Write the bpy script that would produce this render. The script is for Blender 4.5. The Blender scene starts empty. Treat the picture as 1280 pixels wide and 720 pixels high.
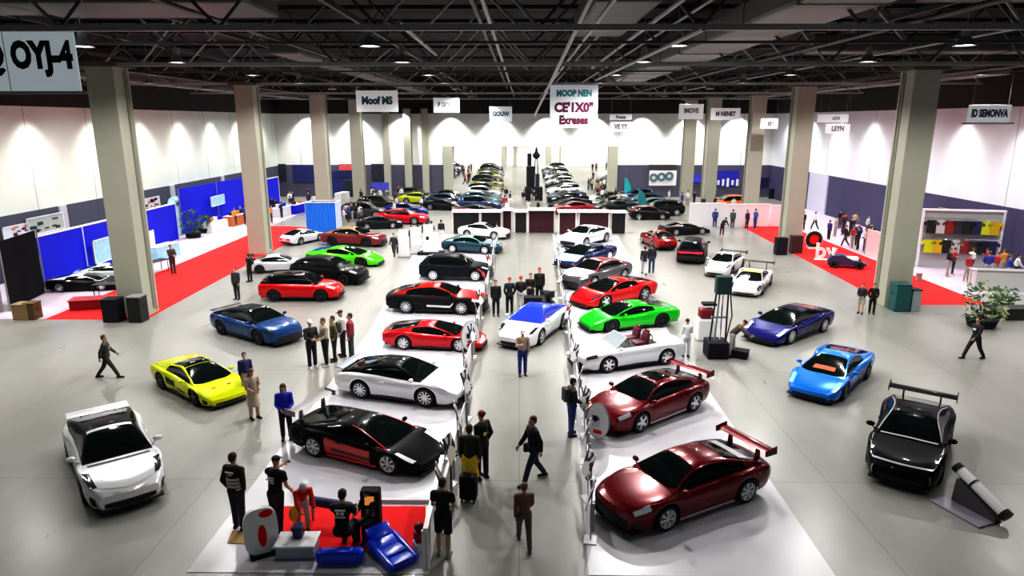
import bpy, bmesh, math, random
from math import sin, cos, pi, radians, sqrt, atan2, tan
from mathutils import Vector, Matrix, Euler
random.seed(7)
SC = bpy.context.scene
COL = SC.collection
CAMH = 9.5
PITCH, YAW, FPX = radians(13.8), radians(0.674), 850.0
# ------------------------------------------------------------------ camera
cam = bpy.data.cameras.new('camera'); cam.sensor_width = 36; cam.lens = 36*FPX/1280
cam.clip_end = 600
camo = bpy.data.objects.new('camera', cam); COL.objects.link(camo)
camo.location = (0, 0, CAMH); camo.rotation_euler = (pi/2-PITCH, 0, YAW)
SC.camera = camo
_R = Euler((pi/2-PITCH, 0, YAW)).to_matrix()
def ray(px, py): return _R @ Vector(((px-640)/FPX, -(py-360)/FPX, -1))
def at(px, py, z=0.0):
    """point of the plane of height z seen at a pixel"""
    d = ray(px, py); t = (z-CAMH)/d.z
    return Vector((d.x*t, d.y*t, z))
def atD(px, py, D):
    d = ray(px, py); t = D/d.y
    return Vector((d.x*t, D, CAMH+d.z*t))
def hgt(px, py, p):
    """height above ground of the point over ground point p that shows at pixel row py"""
    d = ray(px, py); return CAMH + d.z*(p.y/d.y)
# ------------------------------------------------------------------ materials
MATS = {}
def mat(name, col=(.5,.5,.5), rough=.5, metal=0., coat=0., emit=None, est=1., spec=.5, alpha=1., noise=0., nscale=5., bump=0.):
    if name in MATS: return MATS[name]
    m = bpy.data.materials.new(name); m.use_nodes = True
    nt = m.node_tree; b = nt.nodes['Principled BSDF']
    b.inputs['Base Color'].default_value = (*col, 1)
    b.inputs['Roughness'].default_value = rough; b.inputs['Metallic'].default_value = metal
    b.inputs['Coat Weight'].default_value = coat; b.inputs['Coat Roughness'].default_value = .04
    b.inputs['Specular IOR Level'].default_value = spec
    b.inputs['Alpha'].default_value = alpha
    if emit:
        b.inputs['Emission Color'].default_value = (*emit, 1); b.inputs['Emission Strength'].default_value = est
    if noise:
        tc = nt.nodes.new('ShaderNodeTexCoord'); n = nt.nodes.new('ShaderNodeTexNoise')
        n.inputs['Scale'].default_value = nscale; n.inputs['Detail'].default_value = 4
        nt.links.new(tc.outputs['Object'], n.inputs['Vector'])
        mx = nt.nodes.new('ShaderNodeMixRGB'); mx.blend_type = 'MIX'
        mx.inputs[1].default_value = (*[c*(1-noise) for c in col], 1)
        mx.inputs[2].default_value = (*[min(1, c*(1+noise)) for c in col], 1)
        nt.links.new(n.outputs['Fac'], mx.inputs[0]); nt.links.new(mx.outputs[0], b.inputs['Base Color'])
        if bump:
            bp = nt.nodes.new('ShaderNodeBump'); bp.inputs['Strength'].default_value = bump
            nt.links.new(n.outputs['Fac'], bp.inputs['Height']); nt.links.new(bp.outputs[0], b.inputs['Normal'])
    MATS[name] = m; return m
def cm(col, rough=.6, **k):
    return mat('tone_%d_%d_%d_%d' % (*[int(c*255) for c in col], int(rough*100)), col, rough, **k)
def paint(col, metal=.25):
    if max(col)<.03: return mat('black_car_paint_%d' % int(sum(col)*1000), col, .34, 0, .12, spec=.06)
    return mat('car_paint_%d_%d_%d' % tuple(int(c*255) for c in col), col, .22, metal, .5, spec=.3)
BLACK = mat('black_plastic', (.012,.012,.014), .45)
RUBBER = mat('tyre_rubber', (.014,.014,.015), .7, noise=.3, nscale=30)
GLASS = mat('dark_car_glass', (.006,.010,.010), .08, 0, .3, spec=.35)
SILVER = mat('silver_alloy', (.72,.73,.76), .22, .85)
DARKALLOY = mat('dark_alloy', (.06,.06,.065), .3, .8)
CHROME = mat('chrome', (.85,.85,.87), .12, 1)
LAMP = mat('headlight_lens', (.75,.8,.85), .1, .2, 1)
DARKLAMP = mat('smoked_headlight', (.05,.05,.06), .1, .1, 1)
TAIL = mat('red_tail_lens', (.5,.01,.015), .15, 0, 1)
WHITE = mat('white_gloss', (.82,.82,.84), .4)
STEEL = mat('painted_steel_grey', (.30,.30,.30), .5, .3)
# ------------------------------------------------------------------ mesh builder
class MB:
    def __init__(s): s.v=[]; s.f=[]; s.m=[]
    def add(s, vs, fs, mi=0):
        o=len(s.v); s.v += [tuple(v) for v in vs]
        for f in fs: s.f.append(tuple(i+o for i in f)); s.m.append(mi)
    def box(s, c, d, mi=0, rz=0., M=None, taper=1.):
        hx,hy,hz=d[0]/2,d[1]/2,d[2]/2
        vs=[]
        for z in (-1,1):
            k = taper if z>0 else 1
            for x,y in ((-1,-1),(1,-1),(1,1),(-1,1)): vs.append(Vector((x*hx*k,y*hy*k,z*hz)))
        R = M or Matrix.Rotation(rz,3,'Z')
        vs=[R@v+Vector(c) for v in vs]
        s.add(vs,[(3,2,1,0),(4,5,6,7),(0,1,5,4),(1,2,6,5),(2,3,7,6),(3,0,4,7)],mi); return s
    def rbox(s, c, d, b=.02, mi=0, rz=0., M=None):
        bm=bmesh.new(); bmesh.ops.create_cube(bm,size=1)
        for v in bm.verts: v.co=Vector((v.co.x*d[0],v.co.y*d[1],v.co.z*d[2]))
        bmesh.ops.bevel(bm,geom=bm.edges[:],offset=b,segments=2,affect='EDGES',profile=.6)
        R = M or Matrix.Rotation(rz,3,'Z')
        bm.verts.index_update()
        s.add([R@v.co+Vector(c) for v in bm.verts],[[v.index for v in f.verts] for f in bm.faces],mi); bm.free(); return s
    def cyl(s, a, b, r0, r1=None, n=12, mi=0, cap=True):
        a=Vector(a); b=Vector(b); r1=r0 if r1 is None else r1
        z=(b-a).normalized(); x=z.orthogonal().normalized(); y=z.cross(x)
        vs=[]
        for p,r in ((a,r0),(b,r1)):
            for i in range(n):
                t=2*pi*i/n; vs.append(p+x*(r*cos(t))+y*(r*sin(t)))
        fs=[(i,(i+1)%n,n+(i+1)%n,n+i) for i in range(n)]
        if cap: fs += [tuple(range(n-1,-1,-1)), tuple(range(n,2*n))]
        s.add(vs,fs,mi); return s
    def tube(s, pts, r, n=8, mi=0):
        for i in range(len(pts)-1):
            s.cyl(pts[i],pts[i+1],r,r,n,mi)
        return s
    def lathe(s, prof, c=(0,0,0), n=20, mi=0, axis='Z'):
        """prof: list of (radius, height)"""
        vs=[]; k=len(prof)
        for i in range(n):
            t=2*pi*i/n
            for r,h in prof:
                p={'Z':(r*cos(t),r*sin(t),h),'Y':(r*cos(t),h,r*sin(t)),'X':(h,r*cos(t),r*sin(t))}[axis]
                vs.append(Vector(p)+Vector(c))
        fs=[]
        for i in range(n):
            j=(i+1)%n
            for q in range(k-1): fs.append((i*k+q,j*k+q,j*k+q+1,i*k+q+1))
        s.add(vs,fs,mi); return s
    def ell(s, c, r, n=12, mi=0, M=None):
        bm=bmesh.new(); bmesh.ops.create_uvsphere(bm,u_segments=n,v_segments=max(6,n//2+1),radius=1)
        bm.verts.index_update(); R=M or Matrix.Identity(3)
        s.add([R@Vector((v.co.x*r[0],v.co.y*r[1],v.co.z*r[2]))+Vector(c) for v in bm.verts],[[v.index for v in f.verts] for f in bm.faces],mi); bm.free(); return s
    def prism(s, poly, y0, y1, mi=0, M=None, c=(0,0,0)):
        """poly in the xz plane extruded along y"""
        n=len(poly); R=M or Matrix.Identity(3)
        vs=[R@Vector((x,y0,z))+Vector(c) for x,z in poly]+[R@Vector((x,y1,z))+Vector(c) for x,z in poly]
        fs=[tuple(range(n)),tuple(range(2*n-1,n-1,-1))]+[(i,n+i,n+(i+1)%n,(i+1)%n) for i in range(n)]
        s.add(vs,fs,mi); return s
    def poly(s, pts, mi=0): s.add(pts,[tuple(range(len(pts)))],mi); return s
    def mesh(s, name, smooth=None, fix=True):
        me=bpy.data.meshes.new(name); me.from_pydata(s.v,[],s.f)
        me.polygons.foreach_set('material_index', s.m)
        if fix:
            bm=bmesh.new(); bm.from_mesh(me); bmesh.ops.recalc_face_normals(bm,faces=bm.faces); bm.to_mesh(me); bm.free()
        if smooth: smooth_mesh(me, smooth)
        me.update(); return me
    def build(s, name, mats, parent=None, smooth=None, loc=None, rz=0.):
        return inst(s.mesh(name,smooth), name, mats, parent, loc, rz)
def smooth_mesh(me, deg=40):
    me.polygons.foreach_set('use_smooth',[True]*len(me.polygons))
    try: me.set_sharp_from_angle(angle=radians(deg))
    except Exception: pass
def inst(me, name, mats, parent=None, loc=None, rz=0., scale=None):
    """an object on (possibly shared) mesh data with its own materials"""
    o=bpy.data.objects.new(name, me); COL.objects.link(o)
    if not isinstance(mats,(list,tuple)): mats=[mats]
    while len(me.materials)<len(mats): me.materials.append(mats[len(me.materials)])
    for i,m in enumerate(mats):
        if me.materials[i] is not m:
            o.material_slots[i].link='OBJECT'; o.material_slots[i].material=m
    if parent: o.parent=parent
    if loc is not None: o.location=loc
    o.rotation_euler.z=rz
    if scale: o.scale=(scale,)*3 if not isinstance(scale,(tuple,list)) else scale
    return o
def empty(name, loc=(0,0,0), rz=0., scale=None):
    o=bpy.data.objects.new(name,None); COL.objects.link(o); o.location=loc; o.rotation_euler.z=rz
    o.empty_display_size=.2
    if scale: o.scale=(scale,)*3
    return o
def tag(o, label, cat, group=None, kind=None):
    if label: o['label']=label
    if cat: o['category']=cat
    if group: o['group']=group
    if kind: o['kind']=kind
    return o
def struct(o): o['kind']='structure'; return o
def text_mesh(body, size, ext=.006, bold=.0, sx=1., align='CENTER'):
    cu=bpy.data.curves.new('lettering','FONT'); cu.body=body; cu.size=size; cu.extrude=ext; cu.offset=bold
    cu.align_x=align; cu.align_y='CENTER'; cu.resolution_u=3
    o=bpy.data.objects.new('lettering',cu); COL.objects.link(o)
    dg=bpy.context.evaluated_depsgraph_get(); me=bpy.data.meshes.new_from_object(o.evaluated_get(dg))
    bpy.data.objects.remove(o); bpy.data.curves.remove(cu)
    # stand it up: text lies in xy -> xz, facing -y
    for v in me.vertices: v.co=Vector((v.co.x*sx,-v.co.z,v.co.y))
    return me
class Prof:
    """monotone cubic through points"""
    def __init__(s,pts):
        pts=sorted(pts); s.x=[p[0] for p in pts]; s.y=[p[1] for p in pts]; n=len(pts)
        d=[(s.y[i+1]-s.y[i])/(s.x[i+1]-s.x[i]) for i in range(n-1)]
        m=[d[0]]+[0 if d[i-1]*d[i]<=0 else 2*d[i-1]*d[i]/(d[i-1]+d[i]) for i in range(1,n-1)]+[d[-1]]
        s.d=d; s.m=m
    def __call__(s,x):
        X=s.x
        if x<=X[0]: return s.y[0]
        if x>=X[-1]: return s.y[-1]
        i=0
        while x>X[i+1]: i+=1
        h=X[i+1]-X[i]; t=(x-X[i])/h
        return ((1+2*t)*(1-t)**2*s.y[i]+t*(1-t)**2*h*s.m[i]+t*t*(3-2*t)*s.y[i+1]+t*t*(t-1)*h*s.m[i+1])
# ------------------------------------------------------------------ cars
SHAPES = {
 'gt': dict(L=4.55,W=1.90,xf=1.38,xr=-1.32,r=.345,
   hw=[(-2.27,.76),(-2.1,.87),(-1.35,.95),(-.1,.90),(1.38,.94),(2.0,.87),(2.27,.74)],
   T=[(-2.27,.80),(-2.1,.92),(-1.7,.97),(-.9,.96),(.2,.93),(1.0,.93),(1.6,.88),(2.05,.80),(2.27,.70)],
   S=[(-2.27,.74),(-2.05,.86),(-1.3,.92),(-.1,.82),(.7,.81),(1.38,.85),(2.05,.73),(2.27,.63)],
   B=[(-2.27,.36),(-1.95,.24),(0,.20),(1.9,.17),(2.27,.19)],
   R=[(-1.95,.96),(-1.35,1.14),(-.7,1.30),(-.1,1.35),(.25,1.31),(.62,1.17),(1.15,.91)],
   wf=(.27,1.12),wr=(-1.9,-.80),sw=(-1.35,.98),hood=(1.12,2.18),door=(-.62,.86),hl=(1.85,2.2),hs=(3.2,4.4),bow=.26,cowl=1.0),
 'wedge': dict(L=4.6,W=2.02,xf=1.42,xr=-1.28,r=.35,
   hw=[(-2.3,.86),(-2.1,.96),(-1.3,1.01),(-.2,.93),(1.4,.97),(2.05,.88),(2.3,.70)],
   T=[(-2.3,.78),(-2.15,.86),(-1.7,.90),(-1.0,.90),(-.2,.84),(.7,.80),(1.4,.70),(2.0,.53),(2.3,.40)],
   S=[(-2.3,.74),(-2.1,.83),(-1.28,.88),(-.2,.72),(.6,.68),(1.42,.73),(2.0,.50),(2.3,.37)],
   B=[(-2.3,.36),(-1.95,.22),(0,.16),(1.95,.14),(2.3,.15)],
   R=[(-2.05,.87),(-1.3,1.0),(-.6,1.13),(-.15,1.165),(.15,1.12),(.6,.99),(1.35,.71)],
   wf=(.12,1.30),wr=(-1.95,-.72),sw=(-.95,1.05),hood=(1.3,2.2),door=(-.55,.85),hl=(1.62,2.12),bow=.2,cowl=.85),
 'rear': dict(L=4.4,W=1.86,xf=1.30,xr=-1.15,r=.34,
   hw=[(-2.2,.72),(-2.0,.86),(-1.2,.93),(0,.87),(1.3,.90),(1.9,.82),(2.2,.62)],
   T=[(-2.2,.74),(-2.0,.86),(-1.5,.95),(-.7,.95),(.2,.90),(.95,.86),(1.5,.77),(1.95,.66),(2.2,.50)],
   S=[(-2.2,.70),(-1.9,.82),(-1.15,.91),(0,.80),(.7,.79),(1.3,.84),(1.85,.70),(2.2,.47)],
   B=[(-2.2,.34),(-1.9,.22),(0,.18),(1.85,.15),(2.2,.17)],
   R=[(-1.9,.90),(-1.2,1.10),(-.5,1.27),(0,1.30),(.3,1.24),(.65,1.09),(1.12,.85)],
   wf=(.25,1.1),wr=(-1.8,-.62),sw=(-1.15,.9),hood=(1.1,2.1),door=(-.5,.82),hl=(1.52,1.98),bow=.24,cowl=.95),
 'hatch': dict(L=4.15,W=1.80,xf=1.28,xr=-1.25,r=.33,
   hw=[(-2.07,.78),(-1.9,.85),(-1.2,.90),(0,.88),(1.28,.90),(1.85,.82),(2.07,.70)],
   T=[(-2.07,.93),(-1.9,1.0),(-1,1.0),(.3,.98),(1.0,.96),(1.5,.89),(1.9,.77),(2.07,.62)],
   S=[(-2.07,.86),(-1.9,.93),(-1.2,.95),(0,.88),(.7,.86),(1.28,.86),(1.9,.68),(2.07,.57)],
   B=[(-2.07,.34),(-1.8,.25),(0,.22),(1.75,.2),(2.07,.22)],
   R=[(-1.98,1.0),(-1.75,1.28),(-1.3,1.42),(-.3,1.48),(.25,1.43),(.6,1.26),(1.1,.96)],
   wf=(.3,1.06),wr=(-1.97,-1.45),sw=(-1.6,.95),hood=(1.08,1.98),door=(-.55,.86),hl=(1.55,1.93),bow=.18,cowl=1.0),
 'suv': dict(L=4.5,W=1.92,xf=1.38,xr=-1.35,r=.37,
   hw=[(-2.25,.86),(-2.05,.92),(-1.3,.96),(0,.93),(1.38,.96),(2.0,.88),(2.25,.78)],
   T=[(-2.25,1.0),(-2.05,1.08),(-1,1.08),(.3,1.06),(1.05,1.05),(1.6,.98),(2.05,.86),(2.25,.70)],
   S=[(-2.25,.94),(-2.0,1.02),(-1.3,1.03),(0,.96),(.8,.95),(1.38,.95),(2.0,.80),(2.25,.64)],
   B=[(-2.25,.40),(-1.9,.28),(0,.26),(1.9,.24),(2.25,.26)],
   R=[(-2.15,1.08),(-1.85,1.42),(-1.3,1.56),(-.3,1.61),(.3,1.56),(.65,1.38),(1.12,1.04)],
   wf=(.35,1.08),wr=(-2.12,-1.5),sw=(-1.7,.98),hood=(1.1,2.15),door=(-.5,.9),hl=(1.75,2.1),bow=.16,cowl=1.0),
}
class CarGeom:
    def __init__(s, kind, lo=False):
        P=SHAPES[kind]; s.P=P; s.lo=lo; s.kind=kind
        s.hw=Prof(P['hw']); s.T=Prof(P['T']); s.S=Prof(P['S']); s.B=Prof(P['B']); s.Rf=Prof(P['R'])
        s.L2=P['L']/2; s.W2=P['W']/2
        s.rx0,s.rx1=P['R'][0][0],P['R'][-1][0]
        s.top=max(p[1] for p in P['R'])
        s.cache={}
    def bowx(s,x,y):
        e=abs(x)/s.L2; e=max(0,min(1,(e-.55)/.45)); e=e*e*(3-2*e)
        b=s.P['bow']*(1 if x>0 else .55)
        return x+(1 if x>0 else -1)*b*e*(1-(y/s.W2)**2)
    def arch(s,x):
        b=s.B(x); inn=False
        for xa in (s.P['xf'],s.P['xr']):
            ra=s.P['r']+.055; dx=x-xa
            if abs(dx)<ra: b=max(b,s.P['r']+sqrt(ra*ra-dx*dx)); inn=True
        return b,inn
    def sec(s,x):
        k=round(x,5)
        if k in s.cache: return s.cache[k]
        hw,T,S=s.hw(x),s.T(x),s.S(x); b,inn=s.arch(x)
        b=min(b,S-.06)
        l=lambda t:b+(S-b)*t
        p=[(hw*(.985 if inn else .93),b),(hw*(1.0 if inn else .965),l(.22)),(hw*1.0,l(.5)),(hw*.985,l(.8)),(hw*.935,S),(hw*.80,S+(T-S)*.6),(hw*.45,S+(T-S)*.93),(0,T)]
        s.cache[k]=p; return p
    def surf(s,x,t):
        p=s.sec(x); i=min(6,int(t)); f=t-i
        def P(j): 
            if j<0: return (2*p[0][0]-p[1][0],2*p[0][1]-p[1][1])
            if j>7: return (-p[6][0],p[6][1])
            return p[j]
        a,b,c,d=P(i-1),P(i),P(i+1),P(i+2)
        q=[.5*(2*b[k]+(c[k]-a[k])*f+(2*a[k]-5*b[k]+4*c[k]-d[k])*f*f+(3*b[k]-a[k]-3*c[k]+d[k])*f**3) for k in (0,1)]
        y=max(0,q[0]); return Vector((s.bowx(x,y),y,q[1]))
    def green(s,x,t):
        """greenhouse: t 0 base, 1 roof edge, 3 centre"""
        b=s.surf(x,4.75); T=s.T(x); R=max(s.Rf(x),T-.02); k=max(0.,(R-T)/(s.top-T))
        yt=b.y*(1-.30*k); zt=R-.055*k
        pts=[(b.y,b.z-.03),(yt,max(b.z-.03,zt)),(yt*.8,max(b.z,R-.02*k)),(yt*.45,R),(0,R+.008)]
        tt=[0,1,1.5,2.2,3]
        for i in range(4):
            if t<=tt[i+1]:
                f=(t-tt[i])/(tt[i+1]-tt[i]); break
        bulge=.035*k*sin(pi*min(1,t)) if t<1 else 0
        y=pts[i][0]+(pts[i+1][0]-pts[i][0])*f+bulge; z=pts[i][1]+(pts[i+1][1]-pts[i][1])*f
        return Vector((s.bowx(x,y)*.5+x*.5,y,z))
    def patch(s,fn,u0,u1,v0,v1,nu,nv,off=.008,mirror=True,mb=None,mi=0,only=None):
        mb=mb or MB(); 
        U0=u0 if callable(u0) else (lambda v:u0); U1=u1 if callable(u1) else (lambda v:u1)
        rows=[]
        e=.004
        for j in range(nv+1):
            v=v0+(v1-v0)*j/nv; a,b=U0(v),U1(v); row=[]
            for i in range(nu+1):
                u=a+(b-a)*i/nu; p=fn(u,v)
                du=fn(u+e,v)-fn(u-e,v); dv=fn(u,min(v+e*4,v1))-fn(u,max(v-e*4,v0))
                n=du.cross(dv)
                n=n.normalized() if n.length>1e-9 else Vector((0,0,1))
                if n.dot(p-Vector((p.x*.9,0,.45)))<0: n=-n
                row.append(p+n*off)
            rows.append(row)
        vs=[p for r in rows for p in r]; w=nu+1
        fs=[(j*w+i,j*w+i+1,(j+1)*w+i+1,(j+1)*w+i) for j in range(nv) for i in range(nu)]
        if only!=-1: mb.add(vs,fs,mi)
        if mirror: mb.add([(p.x,-p.y,p.z) for p in vs],[f[::-1] for f in fs],mi)
        return mb
    def body(s):
        P=s.P; n=22 if s.lo else 44
        xs=[-s.L2+2*s.L2*i/n for i in range(n+1)]
        for xa in (P['xf'],P['xr']):
            ra=P['r']+.055; xs=[x for x in xs if abs(x-xa)>ra+.02]
            m=8 if s.lo else 14
            xs+=[xa-ra*.9999*cos(pi*i/m) for i in range(m+1)]+[xa-ra-.006,xa+ra+.006]
        xs.sort(); ts=[i*.5 for i in range(15)] if not s.lo else list(range(8))
        mb=MB(); g=[]
        for x in xs:
            L=[s.surf(x,t) for t in ts]
            ring=L+[Vector((p.x,-p.y,p.z)) for p in L[-2::-1]]
            g.append(ring)
        w=len(g[0])
        mb.add([p for r in g for p in r],[(i*w+j,(i+1)*w+j,(i+1)*w+j+1,i*w+j+1) for i in range(len(g)-1) for j in range(w-1)])
        for x,sg in ((xs[0],-1),(xs[-1],1)):
            m=8; rows=[]
            for t in ts:
                p=s.surf(x,t)
                for k in range(m+1):
                    y=p.y*(1-2*k/m); rows.append(Vector((s.bowx(x,y),y,p.z)))
            mb.add(rows,[(j*(m+1)+k,j*(m+1)+k+1,(j+1)*(m+1)+k+1,(j+1)*(m+1)+k) for j in range(len(ts)-1) for k in range(m)])
        me=mb.mesh('body',None,False)
        bm=bmesh.new(); bm.from_mesh(me); bmesh.ops.remove_doubles(bm,verts=bm.verts,dist=.0008)
        bmesh.ops.recalc_face_normals(bm,faces=bm.faces); bm.to_mesh(me); bm.free(); smooth_mesh(me,38); return me
    def roof(s):
        mb=MB(); n=14 if s.lo else 26
        xs=[s.rx0+(s.rx1-s.rx0)*i/n for i in range(n+1)]; ts=[0,.5,1,1.25,1.5,1.85,2.2,2.6,3]
        g=[]
        for x in xs:
            L=[s.green(x,t) for t in ts]; g.append(L+[Vector((p.x,-p.y,p.z)) for p in L[-2::-1]])
        w=len(g[0]); mb.add([p for r in g for p in r],[(i*w+j,(i+1)*w+j,(i+1)*w+j+1,i*w+j+1) for i in range(n) for j in range(w-1)])
        return mb.mesh('roof',50)
    def sh(s,mb,name): return mb.mesh(name,45,False)
    def parts(s):
        P=s.P; lo=s.lo; q=1 if lo else 2; D={}
        D['body']=s.body(); D['roof']=s.roof()
        wf,wr,sw=P['wf'],P['wr'],P['sw']
        D['windshield']=s.sh(s.patch(s.green,lambda v:wf[0]+.10*max(0,1.6-v),lambda v:wf[1]-.14*max(0,1.9-v),1.14,3,5*q,4*q),'windshield')
        D['rear_window']=s.sh(s.patch(s.green,wr[0],wr[1],1.3,3,4*q,3*q),'rear_window')
        for k,only in ((0,1),(1,-1)):
            mb=MB(); s.patch(s.green,lambda v:sw[0]+.10*v,lambda v:sw[1]-.18*v,.12,.9,6*q,2*q,mirror=(k==1),mb=mb,only=only)
            D['side_window%d'%k]=s.sh(mb,'side_window')
            mb=MB(); s.patch(s.surf,P['hl'][0],P['hl'][1],P.get('hs',(4.05,5.15))[0],P.get('hs',(4.05,5.15))[1],3*q,2*q,.012,mirror=(k==1),mb=mb,only=only)
            D['headlight%d'%k]=s.sh(mb,'headlight')
            if not lo:
                d0,d1=P['door']; mb=MB(); s.patch(s.surf,lambda v:d0-.04*v,lambda v:d1-.02*v,.35,4.3,8,8,.007,mirror=(k==1),mb=mb,only=only)
                sg=1-2*k; hp=s.surf(d0+.18,3.1); mb.box((hp.x,sg*(hp.y+.012),hp.z),(.17,.03,.028))
                D['door%d'%k]=s.sh(mb,'door')
                mb=MB(); m0=s.surf(P['cowl'],4.2)
                mb.cyl((m0.x-.04,sg*(m0.y-.03),m0.z),(m0.x-.08,sg*(m0.y+.08),m0.z+.09),.022,.018,8)
                mb.ell((m0.x-.10,sg*(m0.y+.13),m0.z+.13),(.075,.115,.07),10)
                D['mirror%d'%k]=s.sh(mb,'mirror')
                mb=MB(); z=P['B'][2][1]; 
                mb.rbox(((P['xf']+P['xr'])/2,sg*(s.hw(0)*.945),z-.01),(P['xf']-P['xr']-2*P['r']-.16,.09,.075),.02)
                D['side_skirt%d'%k]=s.sh(mb,'side_skirt')
        # tail: panel, lamps
        zt=s.S(-s.L2)-.03; zl=zt-.13
        rp=lambda y,z,o=.014:Vector((s.bowx(-s.L2,y)-o,y,z))
        fp=lambda y,z,o=.014:Vector((s.bowx(s.L2,y)+o,y,z))
        def strip(fn,y0,y1,z0,z1,n=6,f0=None,o=.014):
            mb=MB(); vs=[]
            for i in range(n+1):
                y=y0+(y1-y0)*i/n; a=(1 if f0 is None else f0(i/n)); zm=(z0+z1)/2
                vs+= [fn(y,zm-(zm-z0)*a,o),fn(y,zm+(z1-zm)*a,o)]
            mb.add(vs,[(2*i,2*i+2,2*i+3,2*i+1) for i in range(n)]); return mb
        hwR=s.hw(-s.L2)*.9; hwF=s.hw(s.L2)*.86
        for k,sg in ((0,1),(1,-1)):
            D['tail_light%d'%k]=strip(rp,sg*hwR*.42,sg*hwR,zl,zt,4).mesh('tail_light',40,False)
        D['rear_panel']=strip(rp,-hwR,hwR,s.B(-s.L2)+.02,zl-.12,8).mesh('rear_panel',40,False)
        zb=s.B(s.L2)+.02; zf=s.S(s.L2)-.05
        D['grille']=strip(fp,-hwF,hwF,zb,zb+(zf-zb)*(.72 if s.kind=='gt' else .62),10,lambda t:1-.35*abs(2*t-1)**3).mesh('grille',40,False)
        mb=MB(); vs=[]
        n=12
        for i in range(n+1):
            y=(2*i/n-1)*s.hw(s.L2)*1.12; x=s.bowx(s.L2,y*.9)+.055
            vs+=[(x,y,zb-.05),(x,y,zb-.015),(x-.35,y,zb-.05),(x-.35,y,zb-.015)]
        for i in range(n):
            a,b=4*i,4*i+4; mb.f+=[(a,b,b+1,a+1),(a+1,b+1,b+3,a+3),(a,a+2,b+2,b)]; mb.m+=[0]*3
        mb.v+=vs; D['splitter']=mb.mesh('splitter',30)
        if not lo:
            h0,h1=P['hood']
            D['hood']=s.sh(s.patch(s.surf,lambda v:h0+.05,lambda v:h1-.05*(7-v),4.7,7,8,6,.006),'hood')
        # underbody
        mb=MB(); hwm=s.hw(0); z0=P['B'][2][1]-.03; ra=P['r']+.07
        xa,xb=P['xr']-.45,P['xf']+.40; tp=min(.58,s.T(xb)-.09)
        mb.box(((xa+xb)/2,0,(.15+tp)/2),(xb-xa,2*(hwm-.30),tp-.15))
        mb.box(((P['xf']+P['xr'])/2,0,(z0+.45)/2),(P['xf']-P['xr']-2*ra,2*(hwm-.05),.45-z0))
        x1=P['xf']+ra; x2=s.L2-.06; tp=min(.5,s.S(s.L2)-.07); mb.box(((x1+x2)/2,0,(.13+tp)/2),(x2-x1,2*(s.hw(s.L2)-.05),tp-.13))
        x1=P['xr']-ra; x2=-s.L2+.06; tp=s.S(-s.L2)-.1; mb.box(((x1+x2)/2,0,(.2+tp)/2),(x1-x2,2*(s.hw(-s.L2)-.05),tp-.2))
        D['underbody']=mb.mesh('underbody')
        return D
WHEELS={}
def wheel_meshes(r, w, style, lo):
    k=(round(r,3),style,lo)
    if k in WHEELS: return WHEELS[k]
    mb=MB(); h=w/2; n=18 if lo else 28
    mb.lathe([(r*.66,-h),(r*.9,-h),(r*.98,-h*.8),(r,-h*.4),(r,h*.4),(r*.98,h*.8),(r*.9,h),(r*.66,h),(r*.66,-h)],n=n,axis='Y')
    t=mb.mesh('wheel',35)
    mb=MB()
    mb.lathe([(r*.60,h*.35),(r*.66,h*.99),(r*.71,h*1.04),(r*.72,h*.9)],n=n,axis='Y')
    mb.lathe([(0.001,h*.15),(r*.6,h*.15)],n=n,axis='Y',mi=1)
    mb.lathe([(.001,h*1.0),(r*.12,h*.98),(r*.15,h*.5)],n=10,axis='Y')
    ns={'five':5,'ten':10,'mesh':14,'six':6,'seven':7}[style]
    for i in range(ns):
        a=2*pi*i/ns; tw={'mesh':.35}.get(style,0)*(1 if i%2 else -1)
        wd=r*{5:.13,6:.12,7:.11,10:.065,14:.05}[ns]
        d=Vector((cos(a),0,sin(a))); p=Vector((-sin(a),0,cos(a))); d2=Vector((cos(a+tw),0,sin(a+tw)))
        A=d*(r*.1); B=d2*(r*.67)
        vs=[A-p*wd,A+p*wd,B+p*wd*1.05,B-p*wd*1.05]
        vs=[v+Vector((0,h*(.98 if j<2 else .92),0)) for j,v in enumerate(vs)]+[v+Vector((0,h*.45,0)) for v in vs]
        mb.add(vs,[(0,1,2,3),(4,7,6,5),(0,4,5,1),(1,5,6,2),(2,6,7,3),(3,7,4,0)])
    ri=mb.mesh('rim',25)
    WHEELS[k]=(t,ri); return WHEELS[k]
CARS={}
def car_parts(kind,lo):
    if (kind,lo) not in CARS: g=CarGeom(kind,lo); CARS[(kind,lo)]=(g,g.parts())
    return CARS[(kind,lo)]
def wing_mesh(g,h,style='gt'):
    mb=MB(); x=-g.L2+.22; zd=g.T(x); W=g.W2*(.94 if h>.18 else .80)
    prof=[(-.17,.03),(-.10,.055),(.05,.035),(.16,-.01),(.05,-.005),(-.10,.02)]
    mb.prism(prof,-W,W,0,c=(x-.05,0,zd+h))
    for sg in (1,-1):
        mb.prism([(-.10,0),(.10,0),(.05,h+.02),(-.06,h+.02)],sg*W*.55-.02,sg*W*.55+.02,0,c=(x,0,zd-.04))
        if h>.18: mb.prism([(-.22,-.10),(.2,-.10),(.22,.06),(-.20,.12)],sg*W-.012,sg*W+.012,0,c=(x-.05,0,zd+h))
    return mb.mesh('rear_wing',30)
CARPOS=[]
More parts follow.
